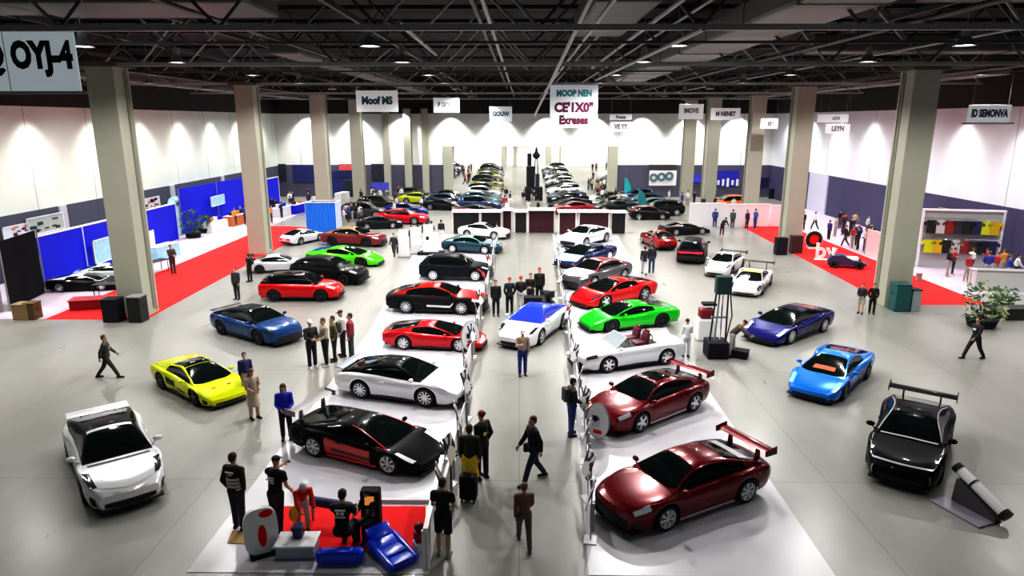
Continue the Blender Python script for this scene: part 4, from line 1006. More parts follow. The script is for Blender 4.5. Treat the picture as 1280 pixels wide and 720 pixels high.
who(857,446,100,415,'person in white with a black head wrap behind the white roadster','front',top=WHT,legs=WHT,hair=BLK,hairk='beanie',h=1.6)
# cluster in the centre
who(620,395,-80,348,'person in black standing at the left edge of the centre cluster','stand',top=BLK,legs=BLK,h=1.8)
who(637,392,100,344,'person in a red cap and black coat in the centre cluster','pocket',top=(.015,.02,.02),legs=BLK,hair=(.6,.02,.04),hairk='cap',h=1.85,hem=.06)
who(651,390,95,344,'person with a red hood and white trousers in the centre cluster','front',top=(.02,.018,.02),legs=(.6,.6,.6),hair=(.65,.06,.05),hairk='beanie',h=1.85)
who(663,386,-100,337,'person in black with dark hair in the middle of the centre cluster','cross',top=BLK,legs=(.05,.03,.04),h=1.85)
who(674,380,-90,330,'tall person in a bright red cap behind the centre cluster','stand',top=(.02,.015,.015),legs=BLK,hair=(.7,.02,.05),hairk='cap',h=1.95)
# visitors along the far left of the middle row
for i,(px,py,t,l,lab) in enumerate([(493,322,(.04,.04,.045),(.05,.05,.05),'person in charcoal below the far red car, walking'),(499,318,(.5,.5,.48),(.03,.03,.03),'person in white top and black trousers below the far red car'),(515,312,(.03,.03,.03),(.04,.03,.03),'person in black right of the far red car'),(530,306,(.02,.02,.02),(.05,.05,.05),'person in black beside the pale carton display'),(540,305,(.04,.03,.03),(.03,.03,.03),'person in dark brown behind the pale carton display'),(552,303,(.02,.02,.02),(.6,.6,.58),'person in black top and white trousers left of the dark teal car'),(523,309,(.62,.62,.60),(.6,.6,.58),'person all in white right of the far red car')]):
    far_person(lab,at(px,py),radians(-100+i*37),['walk','stand','pocket','front','cross','stand','walk'][i],t,l,h=1.8)
# far crowds
def clear(x,y):
    for p,h,l in CARPOS:
        dx,dy=x-p.x,y-p.y
        if abs(dx*cos(h)+dy*sin(h))<l+.45 and abs(-dx*sin(h)+dy*cos(h))<1.35: return False
    return all(abs(x-c.x)>.95 or abs(y-c.y)>.95 for c in COLP)
def crowd(n,box,where,group,seed,tones):
    r=random.Random(seed); pts=[]
    tn={(.02,.02,.025):'black',(.65,.65,.65):'white',(.03,.05,.25):'blue',(.35,.03,.04):'red',(.12,.13,.14):'grey',(.45,.35,.25):'tan',(.5,.55,.05):'lime',(.05,.03,.08):'dark purple',(.6,.28,.05):'orange'}
    cnt={}
    for i in range(n):
        for t in range(40):
            x,y=r.uniform(box[0],box[1]),r.uniform(box[2],box[3])
            if all((x-a)**2+(y-b)**2>.55 for a,b in pts) and clear(x,y): break
        pts.append((x,y))
    pts.sort()
    for i,(x,y) in enumerate(pts):
        c=tones[r.randrange(len(tones))]
        far_person('person in %s, %s from the left, %s'%(tn[c],ords_long(i) if i<20 else 'past the twentieth',where),Vector((x,y,0)),r.uniform(0,6.28),r.choice(['stand','pocket','walk','cross','front','phone']),c,r.choice([(.03,.03,.04),(.05,.06,.12),(.03,.03,.03),(.35,.33,.3)]),hair=r.choice([(.03,.02,.02),(.15,.07,.03),(.02,.02,.02)]),group=group,h=r.uniform(1.62,1.85))
bk,wh,bl,rd,gy,tn_,lm_,pu,og=(.02,.02,.025),(.65,.65,.65),(.03,.05,.25),(.35,.03,.04),(.12,.13,.14),(.45,.35,.25),(.5,.55,.05),(.05,.03,.08),(.6,.28,.05)
crowd(19,(25.2,29.8,49.8,62),'crowd behind the nearest right column','right booth crowd',5,[bk,wh,bl,rd,bk,tn_,bk,wh])
crowd(14,(25.3,28.5,46,52),'front crowd behind the nearest right column','right front crowd',25,[wh,bk,bl,rd,bk,wh,pu])
crowd(10,(26.8,30.2,40,43),'behind the right counter','counter crowd',6,[bk,wh,bl,rd,og])
crowd(12,(-27,-23.6,62,72),'crowd left of the second left column','left booth crowd',8,[bk,wh,pu,bl,bk,og])
crowd(9,(-26,-21,72,83),'crowd right of the second left column','far left crowd',9,[bk,wh,bl,pu])
crowd(16,(-19,-14.8,62,84),'crowd by the far left cars','far left aisle crowd',10,[bk,bk,gy,wh,bk])
crowd(10,(-2.2,3.6,68,86),'crowd in the far centre aisle','far centre crowd',11,[bk,bk,gy,wh,rd])
crowd(8,(15,24,72,82),'crowd at the white booth walls','far right crowd',12,[bk,bl,bk,wh])
crowd(12,(-17,-10,64,84),'crowd around the far yellow-green car','far left car crowd',31,[bk,wh,bk,bl,gy,wh])
crowd(12,(9,13,70,100),'crowd right of the far cars','right centre crowd',13,[bk,rd,wh,bk,tn_])
crowd(12,(-12,-8,88,135),'far room crowd, left side','far room left crowd',14,[bk,bk,rd,bl])
crowd(12,(10,18,92,135),'far room crowd, right side','far room right crowd',15,[bk,bk,rd,bl,og])
# ------------------------------------------------------------------ booths and stands
BLUE=mat('royal_blue_drape',(.004,.010,.62),.8,noise=.1,nscale=2); LBL=mat('light_blue_print',(.35,.62,.80),.5,noise=.35,nscale=3); BRB=mat('bright_blue_curtain',(.03,.22,.75),.7)
BKD=mat('black_drape',(.008,.008,.014),.85); WHP=mat('white_booth_panel',(.72,.71,.74),.6); GRYP=mat('grey_partition',(.25,.25,.25),.6)
def wallpanel(name,a,b,h,m,label,cat='backdrop',rail=None,z0=0,th=.08,posts=2,pleat=False):
    """upright panel between two ground points"""
    a,b=Vector((a[0],a[1],0)),Vector((b[0],b[1],0)); d=b-a; L=d.length; r=empty(name,(a+b)/2,atan2(d.y,d.x)); tag(r,label,cat)
    if pleat:
        mb=MB(); n=int(L/.12)
        vs=[]
        for i in range(n+1):
            x=-L/2+L*i/n; y=.05*(1 if i%2 else -1); vs+=[(x,y,z0+.02),(x,y*.8,z0+h)]
        mb.add(vs,[(2*i,2*i+2,2*i+3,2*i+1) for i in range(n)]); mb.build('curtain',m,r,60)
    else: MB().box((0,0,z0+h/2),(L,th,h)).build('panel',m,r)
    if rail: MB().box((0,0,z0+h+.05),(L+.1,th+.06,.10)).build('top_rail',rail,r)
    for i in range(posts): MB().cyl((-L/2+L*i/max(1,posts-1),-.06,0),(-L/2+L*i/max(1,posts-1),-.06,z0+h+.03),.04,.04,8).build('post',rail or STEEL,r)
    return r
def board(name,px0,py0,px1,py1,Y,m,label,cat='sign',frame=WHITE,spots=(),on_x=None,blocks=0,seed=1):
    """flat board seen between two pixel corners, standing against a side wall plane x=on_x or at depth Y"""
    def pt(px,py):
        d=ray(px,py)
        t=(on_x/d.x) if on_x is not None else Y/d.y
        return Vector((d.x*t,d.y*t,CAMH+d.z*t))
    A,B=pt(px0,py1),pt(px1,py0); C_=pt(px0,py0)
    z0,z1=A.z,C_.z
    if z1<z0: z0,z1=z1,z0
    z0=max(z0,.02)
    d=Vector((B.x-A.x,B.y-A.y,0)); L=d.length; h=z1-z0; r=empty(name,((A.x+B.x)/2,(A.y+B.y)/2,z0),atan2(d.y,d.x)); tag(r,label,cat)
    MB().box((0,0,h/2),(L,.06,h)).build('board',m,r)
    if frame:
        f=MB(); t=.06
        f.box((0,-.02,t/2),(L,.08,t)).box((0,-.02,h-t/2),(L,.08,t)).box((-L/2+t/2,-.02,h/2),(t,.08,h)).box((L/2-t/2,-.02,h/2),(t,.08,h)); f.build('frame',frame,r)
    rr=random.Random(seed)
    for k,sm in enumerate(spots):
        for q in range(blocks): MB().box(((rr.random()-.5)*L*.8,-.04,h*(.15+.7*rr.random())),(L*rr.uniform(.05,.18),.02,h*rr.uniform(.06,.2))).build('printed_picture',sm,r)
    return r
def table(p,w,d,h,cloth,label,rz=0,topm=None,name='draped_table'):
    r=empty(name,p,rz); tag(r,label,'table')
    MB().rbox((0,0,h-.02),(w,d,.04),.012).build('tabletop',topm or WHP,r)
    mb=MB(); vs=[]; n=24
    per=[(-w/2,-d/2),(w/2,-d/2),(w/2,d/2),(-w/2,d/2)]
    ring=[]
    for k in range(4):
        a,b=Vector(per[k]),Vector(per[(k+1)%4])
        for i in range(n): ring.append(a.lerp(b,i/n))
    for i,q in enumerate(ring): o=1.02+(.02 if i%2 else 0); vs+=[(q.x*o,q.y*o,.01),(q.x*1.01,q.y*1.01,h-.03)]
    N=len(ring); mb.add(vs,[(2*i,2*((i+1)%N),2*((i+1)%N)+1,2*i+1) for i in range(N)]); mb.build('tablecloth',cloth,r,60)
    return r
# --- left side
a,b=at(36,363),at(151,326)
wallpanel('booth_backdrop',(-28.0,37.8),(-27.9,47.5),hgt(37,300,at(37,363)),BLUE,'large royal blue backdrop with a pale top rail at far left','backdrop',WHP,posts=3)
wallpanel('booth_backdrop',(-28.3,49.0),(-28.3,55.4),2.9,BLUE,'royal blue backdrop right of the nearest left column','backdrop',WHP,posts=2)
wallpanel('booth_backdrop',(-29.0,57.5),(-28.2,70.5),3.9,BLUE,'tall royal blue backdrop beside the second left column','backdrop',None,posts=3)
wallpanel('booth_backdrop',(-28.2,70.8),(-28,79),3.2,BLUE,'lower royal blue backdrop behind the second left column','backdrop',WHP,posts=2)
wallpanel('black_curtain',(-26.2,33.3),(-27.0,37.2),3.6,BKD,'black curtain panel at the left edge','curtain',None,posts=2,pleat=True)
wallpanel('partition',(-26.4,33.1),(-29.8,33.0),4.0,GRYP,'plain grey partition panel at the left edge of the picture','partition',None,posts=2)
wallpanel('corner_board',(-27.3,36.9),(-27.4,37.6),2.9,WHP,'narrow white panel at the corner of the nearest blue backdrop','panel',None,posts=0)
DGR=mat('dark_green_print',(.03,.06,.03),.5,noise=.6,nscale=6); SPK=mat('dark_photo_print',(.05,.03,.03),.5,noise=.6,nscale=5); ORG=mat('orange_print',(.6,.22,.06),.6)
board('wall_poster',35,273,79,296,0,mat('pale_poster',(.45,.47,.42),.6),'framed poster of four dark green panels on the left wall','poster',spots=(DGR,),on_x=-30.9,blocks=8,seed=4)
board('wall_poster',5,284,36,305,0,WHP,'white poster with dark and orange pictures at the far left wall','poster',spots=(SPK,ORG),on_x=-30.9,blocks=5,seed=2)
board('wall_poster',177,249,199,269,0,WHP,'white-framed poster with dark and orange pictures right of the nearest left column','poster',spots=(SPK,ORG,SPK),on_x=-30.9,blocks=6,seed=3)
board('banner',119,300,138,331,0,LBL,'light blue printed banner on the nearest blue backdrop','banner',on_x=-27.3,frame=WHITE)
board('banner',264,246,280,259,0,LBL,'light blue poster on the tall blue backdrop','banner',on_x=-28.1,frame=WHITE)
board('banner',182,290,192,312,0,WHP,'narrow white banner on the blue backdrop by the nearest left column','banner',on_x=-27.6,frame=None)
board('banner',40,322,50,349,0,mat('mid_blue_print',(.08,.25,.60),.5,noise=.3,nscale=3),'small blue banner at the left end of the nearest backdrop','banner',on_x=-27.4,frame=None)
def feather(p,h,m,label,w=.7):
    r=empty('feather_flag',p); tag(r,label,'flag')
    MB().cyl((0,0,0),(0,0,h),.02,.012,6).build('pole',STEEL,r); MB().cyl((0,0,0),(0,0,.06),.22,.2,12).build('base',BLACK,r)
    MB().prism([(0,.5),(w,.5),(w*.9,h*.55),(w*.45,h*.9),(0,h)],-.01,.01).build('flag',m,r)
feather(at(57,346),2.2,LBL,'white and blue triangular flag before the nearest blue backdrop',1.0)
feather(at(66,344),1.9,LBL,'second triangular flag before the nearest blue backdrop',.9)
# arch of the light blue stand
r=empty('inflatable_arch',at(223,294)); tag(r,'light blue printed arch beside the tall blue backdrop','arch')
MB().tube([(0,-.8,0),(0,-.8,2.4),(0,-.45,3.0),(0,.45,3.0),(0,.8,2.4),(0,.8,0)],.28,10).build('arch_tube',LBL,r,50); MB().box((.2,0,1.3),(.05,1.1,2.4)).build('print_panel',LBL,r)
LEAF=mat('dark_leaves',(.02,.07,.035),.6,noise=.5,nscale=8); LEAFP=mat('pale_leaves',(.30,.33,.16),.6,noise=.5,nscale=8)
def shrub(p,w,h,label,n=140,flowers=True,seed=1,pot=True,name='potted_shrub'):
    r=empty(name,p); tag(r,label,'plant'); rr=random.Random(seed)
    if pot: MB().lathe([(.001,.02),(w*.3,.02),(w*.36,.42),(w*.33,.42),(.001,.38)],n=14).build('pot',BKD,r,40)
    st=MB(); lf=MB(); fl=MB()
    for k in range(9):
        a=2*pi*k/9; st.cyl((0,0,.3),(cos(a)*w*.4,sin(a)*w*.4,h*rr.uniform(.5,.9)),.02,.008,5)
    for k in range(n):
        a=rr.uniform(0,6.28); q=rr.random()**.5; zz=.35+(h-.35)*rr.random(); rad=w*.55*q*(1-.5*abs(zz/h-.5)); c=Vector((cos(a)*rad,sin(a)*rad,zz))
        u=Vector((rr.uniform(-1,1),rr.uniform(-1,1),rr.uniform(-.4,1))).normalized(); v=u.orthogonal().normalized(); s=rr.uniform(.10,.2)
        (fl if flowers and rr.random()<.4 else lf).add([c-u*s,c+v*s*.45,c+u*s,c-v*s*.45],[(0,1,2,3)])
    st.build('stem',mat('brown_stem',(.06,.04,.02),.8),r); lf.build('foliage',LEAF,r)
    if flowers: fl.build('blossom',LEAFP,r)
shrub(at(242,297),1.8,2.3,'dark green plant in front of the light blue arch',flowers=False,seed=5)
shrub(at(256,291),1.5,1.6,'lower dark green plant right of the light blue arch',flowers=False,seed=6)
shrub(at(1226,408),1.9,2.1,'large shrub with pale blossoms at the right end of the red carpet',n=240,seed=7)
shrub(at(1254,387),1.2,1.1,'smaller shrub behind the large flowering one at right',n=100,seed=8)
# pale car replica and things on the left booth carpet
make_car('small black and white race car in front of the nearest blue backdrop',at(108,361),radians(8),'wedge',(.015,.015,.015),roof=(.7,.7,.7),hoodcol=WGL,scale=.82,lo=True,name='race_car')
make_car('white car at the blue stand left of the nearest left column',at(136,350),radians(20),'rear',(.6,.68,.7),lo=True,scale=.8)
DRED=mat('dark_red_plinth',(.20,.01,.02),.6)
r=empty('display_plinth',at(131,384),radians(14)); tag(r,'long dark red plinth on the red carpet left of the nearest column','plinth'); MB().rbox((0,0,.25),(3.0,.9,.5),.03).build('body',DRED,r); MB().rbox((0,0,.52),(3.1,1.0,.05),.02).build('top',mat('dark_red_top',(.35,.015,.03),.5),r)
def crate(p,w,d,h,m,label,name='crate',cat='crate',rz=0,lidm=None):
    r=empty(name,p,rz); tag(r,label,cat); MB().rbox((0,0,h/2),(w,d,h),.03).build('box',m,r); MB().rbox((0,0,h+.02),(w+.04,d+.04,.06),.02).build('lid',lidm or m,r)
    for s in (-1,1): MB().rbox((s*(w/2+.02),0,h*.65),(.04,d*.35,.05),.015).build('handle',BLACK,r)
    return r
BROWN=mat('tan_wood',(.24,.16,.08),.7,noise=.3,nscale=6)
crate(at(32,398),.75,.7,.75,BROWN,'brown wooden planter box on the floor at left edge','wooden_planter','planter'); 
crate(at(43,398),.5,.6,.8,mat('brown_box_dark',(.10,.06,.03),.7),'dark brown box right of the planter at left edge')
def simple_table(p,w,d,h,m,label,rz=0,name='folding_table'):
    r=empty(name,p,rz); tag(r,label,'table'); MB().rbox((0,0,h-.02),(w,d,.05),.015).build('tabletop',m,r)
    for sx in (-1,1):
        for sy in (-1,1): MB().cyl((sx*(w/2-.08),sy*(d/2-.08),0),(sx*(w/2-.08),sy*(d/2-.08),h-.04),.025,.025,6).build('leg',m,r)
simple_table(at(138,371),1.5,.8,.78,BLACK,'black table behind the dark red plinth',.2)
simple_table(at(196,340),1.6,.7,.75,BLACK,'dark table on the left booth carpet behind the red carpet',1.3)
for i,(px,py,m,lab) in enumerate([(270,289,WHP,'white table below the tall blue backdrop'),(294,281,mat('orange_cloth',(.55,.16,.05),.7),'orange clothed table near the second left column'),(205,322,LBL,'light blue clothed table on the left booth carpet'),(352,270,WHP,'white counter between the second and third left columns'),(372,266,BLUE,'blue clothed counter between the second and third left columns'),(428,250,WHP,'white counter right of the third left column')]):
    table(at(px,py),2.4,.9,.95,m,lab,radians(80))
rq=random.Random(21)
for i in range(9):
    px,py,o_=[(270,289,-.7),(270,289,0),(270,289,.7),(294,281,-.5),(294,281,.5),(352,270,-.6),(352,270,.6),(372,266,-.6),(372,266,.6)][i]; m=[ORG,WHP,BLUE,SPK][i%4]
    p=at(px,py)+Vector((cos(radians(80)),sin(radians(80)),0))*o_; crate(Vector((p.x,p.y,.952)),.35,.3,.28,m,'%s goods box on the booth tables at left, %s from the left'%(['orange','white','blue','dark'][i%4],ords_long(i)),'goods_box','box')
# bright blue curtain stall
q=at(406,292)
r=empty('curtain_stall',(q.x,q.y,0)); tag(r,'bright blue curtained stall before the third left column','stall')
w,h,d=2.55,2.75,1.6
for nm,pa,pb in (('front_curtain',(-w/2,-d/2),(w/2,-d/2)),('side_curtain',(w/2,-d/2),(w/2,d/2)),('side_curtain',(-w/2,d/2),(-w/2,-d/2))):
    mb=MB(); n=26; vs=[]; A,B=Vector(pa),Vector(pb); nn=Vector((-(B-A).y,(B-A).x)).normalized()
    for i in range(n+1): c=A.lerp(B,i/n)+nn*(.05 if i%2 else -.05); vs+=[(c.x,c.y,.02),(c.x,c.y,h)]
    mb.add(vs,[(2*i,2*i+2,2*i+3,2*i+1) for i in range(n)]); mb.build(nm,BRB if nm=='front_curtain' else mat('pale_curtain',(.55,.6,.75),.7),r,60)
for sx in (-1,1):
    for sy in (-1,1): MB().cyl((sx*w/2,sy*d/2,0),(sx*w/2,sy*d/2,h+.06),.035,.035,8).build('post',WHITE,r)
MB().tube([(-w/2,-d/2,h+.04),(w/2,-d/2,h+.04),(w/2,d/2,h+.04),(-w/2,d/2,h+.04),(-w/2,-d/2,h+.04)],.035,8).build('top_rail',WHITE,r)
# back wall booths, left part
NAVY=mat('navy_print',(.015,.02,.12),.6,noise=.5,nscale=1.2); DKP=mat('dark_booth_print',(.02,.025,.04),.6,noise=.7,nscale=1.5); REDP=mat('red_white_header',(.6,.10,.10),.6,noise=.5,nscale=2)
for (x0,y0,x1,y1,D,m,lab) in [(331,205,357,226,86.5,DKP,'dark printed booth panel in the far left corner'),(367,206,392,228,86.5,NAVY,'navy booth panel left of the third left column'),(415,214,448,222,86.6,NAVY,'long navy panel right of the third left column'),(424,205,448,213,86.7,REDP,'red and white header panel right of the third left column'),(416,223,430,247,85.8,NAVY,'tall dark blue panel right of the third left column'),(432,226,448,246,85.9,DKP,'dark panel below the navy one right of the third left column'),(465,205,484,228,86.3,DKP,'dark printed panel behind the fourth left column'),(465,228,486,238,85.5,mat('violet_blue_print',(.08,.09,.55),.6,noise=.5,nscale=2),'violet blue panel right of the fourth left column'),
   (811,206,846,212,87.6,mat('dark_header',(.05,.04,.05),.6),'thin dark header over a white booth at the right end of the back wall'),(811,213,846,232,86.9,WHP,'white booth wall with grey-green emblem shapes on the back wall'),(861,218,877,228,86.8,mat('blue_banner_print',(.05,.06,.55),.6,noise=.4,nscale=2),'blue banner left of the fourth right column'),(896,213,924,233,86.8,mat('blue_booth_print',(.02,.02,.35),.6,noise=.4,nscale=2),'deep blue booth panel behind the orange van'),(944,222,985,234,86.2,mat('dark_navy_header',(.015,.015,.08),.6,noise=.4,nscale=2),'dark navy header panel between the second and third right columns'),(960,236,984,256,85.8,BKD,'black booth panel between the second and third right columns')]:
    b=board('exhibit_board',x0,y0,x1,y1,87.92 if D>85.95 else D,m,lab,'booth panel',frame=None)
    if 'emblem' in lab:
        for k,x in enumerate((-1.3,-.2,.9)): MB().lathe([(.25,-.02),(.55,-.02),(.55,.02),(.25,.02)],n=18,axis='Y').build('emblem_ring',mat('emblem_teal',(.10,.18,.20),.5),b,40,loc=(x*.9,-.06,1.0+.1*k))
    if 'deep blue' in lab:
        for k in range(5): MB().box((-1.2+k*.6,-.06,.5),(.3,.03,.6+.25*(k%3))).build('white_figure',WHP,b)
    if lab.startswith('black booth panel between'): inst(text_mesh('ny',.9,.01,.03),'lettering',WHITE,b,(0,-.06,1.2))
# white booth walls on the right
for (x0,x1,yb,h,lab) in [(861,905,283,2.1,'white booth wall left of the orange van'),(906,960,283,2.0,'white booth wall below the orange van'),(962,984,283,1.9,'white booth wall left of the second right column')]:
    A,B=at(x0,yb),at(x1,yb); wallpanel('booth_wall',(A.x,A.y),(B.x,B.y),h,WHP,lab,'booth wall',WHITE,posts=2)
far_person('person in a dark blue coat leaning at the white booth walls on the right',at(893,285),1.2,'pocket',(.03,.05,.2),(.03,.05,.15))
far_person('person in charcoal at the white booth wall left of the second right column',at(915,286),1.0,'stand',(.06,.08,.1),(.05,.06,.08))
far_person('person in black and red crouched before the white booth walls',at(902,295),-1.2,'bend',(.03,.02,.02),(.1,.02,.03))
far_person('person in dark purple by the left end of the right red carpet',at(933,287),-1,'stand',(.04,.02,.08),(.03,.02,.05))
far_person('person in blue by the left end of the right red carpet',at(943,287),-1,'cross',(.04,.12,.4),(.04,.08,.25),h=1.85)
# --- tall black tower in the far centre
r=empty('display_tower',at(667,250)); tag(r,'tall black tower of stacked speakers and banners in the far centre aisle','tower')
MB().rbox((0,0,.8),(2.2,1.6,1.6),.08).build('base',BKD,r); MB().rbox((-.4,0,2.9),(1.0,1.0,2.4),.08).build('speaker_stack',BKD,r); MB().rbox((-.55,0,4.9),(.5,.5,1.5),.05).build('speaker_stack',BKD,r); MB().rbox((.45,0,2.4),(.5,.8,1.6),.06).build('speaker_stack',DKP,r)
for s in (-1,1): MB().cyl((.3+s*.25,.1,1.5),(.3+s*.1,.1,6.0),.07,.05,8).build('mast',BKD,r)
MB().lathe([(.001,-.45),(.40,-.2),(.46,.1),(.2,.4),(.08,.9),(.001,1.1)],c=(.3,0,5.4),n=12).build('finial',BKD,r,40)
# --- display cases across the middle
MRN=mat('maroon_drape',(.05,.008,.014),.7,noise=.4,nscale=3); BLD=mat('black_case',(.012,.011,.012),.6,noise=.4,nscale=3)
for i,(x0,x1,yb,h,m,lab) in enumerate([(567,599,292,1.85,BLD,'black display case with a white top, left end of the row across the hall'),(602,626,292,1.85,BLD,'black display case, second in the row across the hall'),(629,639,290.5,1.9,MRN,'narrow dark case left of the aisle gap'),(644,658,291,1.8,BLD,'narrow black case in the middle of the row across the hall'),(661,692,291,1.95,MRN,'dark maroon display case in the centre of the row across the hall'),(699,719,293,1.9,MRN,'dark maroon display case right of the centre of the row'),(724,760,293,1.9,MRN,'wide dark maroon display case right of the centre'),(764,781,292,1.8,BLD,'black display case at the right end of the row across the hall')]):
    A,B=at(x0,yb),at(x1,yb); L=B.x-A.x; r=empty('display_case',((A.x+B.x)/2,A.y+.5,0)); tag(r,lab,'display case')
    MB().box((0,0,h/2),(L,.9,h-.04)).build('cabinet',m,r); MB().rbox((0,0,h+.05),(L+.3,1.5,.12),.03).build('top',WHP,r)
    for s in (-1,1): MB().box((s*(L/2+.05),-.5,h/2),(.12,.12,h)).build('post',mat('pale_post',(.6,.56,.55),.6),r)
# pale carton display in the left middle
q=at(539,318); r=empty('carton_display',q); tag(r,'pale carton display on a dark base left of the dark teal car','display'); MB().rbox((0,0,.12),(1.9,.9,.2),.03).build('base',BKD,r); MB().rbox((0,0,.9),(1.1,.6,1.4),.04).build('carton',WHP,r); MB().box((-.2,-.31,1.25),(.2,.02,.25)).build('printed_picture',BKD,r)
for i,(px,py) in enumerate([(520,318),(536,314),(505,322)]):
    q=at(px,py); r=empty('banner_stand',q); tag(r,'white roll-up banner stand below the far red car, %s from the left'%ords_long([1,2,0][i]),'banner'); MB().rbox((0,0,.05),(.8,.3,.1),.02).build('base',STEEL,r); MB().box((0,0,1.05),(.75,.02,1.95)).build('banner',WHP,r)
# --- right side
crate(Vector((19.55,34.1,0)),.75,.7,1.4,mat('dark_teal_bin',(.02,.10,.10),.5),'dark teal bin at the foot of the nearest right column','storage_bin','bin')
crate(Vector((20.3,34.15,0)),.45,.6,1.1,mat('silver_bin',(.35,.40,.42),.4,.3),'silver and black bin right of the teal bin','storage_bin','bin',lidm=BLACK)
crate(at(975,318),.8,.6,1.2,BKD,'black equipment case at the foot of the second right column, left one','equipment_case','case')
crate(at(994,316),.8,.6,1.25,mat('dark_brown_case',(.04,.02,.02),.6),'dark brown equipment case at the foot of the second right column, right one','equipment_case','case')
crate(Vector((-19.8,31.7,0)),.75,.7,1.1,BKD,'black bin at the foot of the nearest left column','storage_bin','bin')
crate(Vector((-18.6,31.7,0)),.65,.7,1.25,mat('black_bin_grey',(.02,.02,.022),.5),'black bin with a grey lid, right of the other bin at the nearest left column','storage_bin','bin',lidm=STEEL)
# wheel stand on the right carpet
r=empty('wheel_display',at(1016,311),0,.78); tag(r,'red ringed wheel display on the right red carpet','wheel display')
MB().lathe([(.45,-.15),(.75,-.15),(.82,0),(.75,.15),(.45,.15),(.45,-.15)],n=24,axis='Y').build('tyre',RUBBER,r,40,loc=(0,0,.95)); MB().lathe([(.82,-.08),(.9,0),(.82,.08)],n=24,axis='Y').build('white_ring',WHITE,r,40,loc=(0,0,.95)); MB().lathe([(.001,0),(.45,.02)],n=24,axis='Y').build('red_disc',RED,r,loc=(0,-.1,.95)); MB().rbox((0,0,.1),(1.2,.6,.2),.03).build('stand',WHITE,r)
# low blue and white kart with letter sign
r=empty('show_kart',at(1056,334),radians(-20)); tag(r,'low dark blue show kart with white fairing on the right red carpet','kart')
MB().prism([(-1.1,.2),(1.2,.2),(1.25,.35),(.4,.55),(-.2,.85),(-.9,.8),(-1.1,.5)],-.45,.45).build('body',mat('kart_navy',(.03,.04,.12),.4),r,30); MB().rbox((.3,0,.62),(.9,.7,.22),.06).build('fairing',WHITE,r); MB().rbox((-.8,0,1.0),(.12,.7,.5),.04).build('seat_back',WHITE,r)
for sx in (-.75,.8):
    for sy in (-1,1): MB().lathe([(.12,-.1),(.26,-.1),(.28,0),(.26,.1),(.12,.1)],n=16,axis='Y').build('wheel',RUBBER,r,40,loc=(sx,sy*.58,.28))
q=at(1031,325); r=empty('letter_sign',q,radians(-10)); tag(r,'standing white letters on the right red carpet left of the kart','sign'); inst(text_mesh('by',1.5,.06,.03),'lettering',WHITE,r,(0,0,.62)); MB().rbox((0,0,.04),(1.4,.4,.08),.02).build('base',WHITE,r)
# right counter with clothes rack
A,B=Vector((25.9,38.4,0)),Vector((31.7,37.6,0))
r=empty('counter',(A+B)/2,atan2((B-A).y,(B-A).x)); tag(r,'long white counter wall at the right edge','counter'); L=(B-A).length
MB().box((0,0,.6),(L,.25,1.2)).build('front_panel',mat('counter_white',(.60,.62,.60),.3),r); MB().rbox((0,.15,1.22),(L+.1,.7,.06),.02).build('worktop',STEEL,r); MB().box((-L/2+.1,0,.65),(.2,.4,1.3)).build('end_post',WHITE,r)
q0,q1=Vector((26.6,45.0,0)),Vector((31.2,44.0,0)); r=empty('clothes_rack',(q0+q1)/2,atan2((q1-q0).y,(q1-q0).x)); tag(r,'tall white wall rack behind the right counter','rack'); L=(q1-q0).length
MB().box((0,.1,1.9),(L,.06,3.8)).build('back_panel',mat('rack_grey',(.45,.45,.47),.6),r)
for s in (-1,1): MB().box((s*L/2,0,1.9),(.14,.16,3.9)).build('post',WHITE,r)
MB().box((0,0,3.85),(L+.14,.2,.12)).build('header',WHITE,r); MB().cyl((-L/2,-.25,3.3),(L/2,-.25,3.3),.025,.025,8).build('rail',CHROME,r); MB().cyl((-L/2,-.25,2.0),(L/2,-.25,2.0),.025,.025,8).build('rail',CHROME,r)
RK=r.matrix_basis.copy()
def garment(i,p,rz,col,label):
    r=empty('hanging_shirt',p,rz); tag(r,label,'shirt','shirts on the right rack')
    MB().prism([(-.26,-.95),(.26,-.95),(.25,-.35),(.42,-.45),(.47,-.28),(.20,-.08),(.08,-.10),(-.08,-.10),(-.20,-.08),(-.47,-.28),(-.42,-.45),(-.25,-.35)],-.05,.05).build('shirt',cm(col,.85),r)
    MB().tube([(-.2,0,-.1),(0,0,0),(.2,0,-.1)],.01,5).build('hanger',CHROME,r)
gc=[((.02,.02,.02),'black'),((.04,.04,.05),'charcoal'),((.55,.6,.02),'lime'),((.5,.5,.5),'grey'),((.02,.02,.02),'black'),((.6,.4,.02),'amber'),((.25,.03,.03),'dark red'),((.03,.03,.1),'navy')]
ang=atan2((q1-q0).y,(q1-q0).x); dirn=(q1-q0).normalized()
for row,z in ((0,3.28),(1,1.98)):
    for i in range(8):
        c=gc[(i*3+row*2)%8]; p=q0+dirn*(.45+i*.53)+Vector((-.02,-.25,z)); garment(i,p,ang,c[0],'%s shirt on the %s rail of the right rack, %s from the left'%(c[1],['upper','lower'][row],ords_long(i)))
wallpanel('booth_wall',(25.3,49.3),(25.4,45.0),1.9,WHP,'white booth wall behind the nearest right column','booth wall',None,posts=2)
table(at(1149,324),1.4,.8,1.1,mat('royal_blue_cloth',(.03,.03,.28),.7),'royal blue draped table right of the nearest right column')
r=empty('floor_lamp',at(1166,326)); tag(r,'tall dark lamp stand right of the blue draped table','lamp'); MB().cyl((0,0,0),(0,0,.06),.3,.28,14).build('base',STEEL,r); MB().cyl((0,0,.05),(0,0,2.1),.04,.03,8).build('pole',STEEL,r); MB().rbox((0,-.1,2.15),(.6,.35,.12),.04).build('shade',BKD,r)
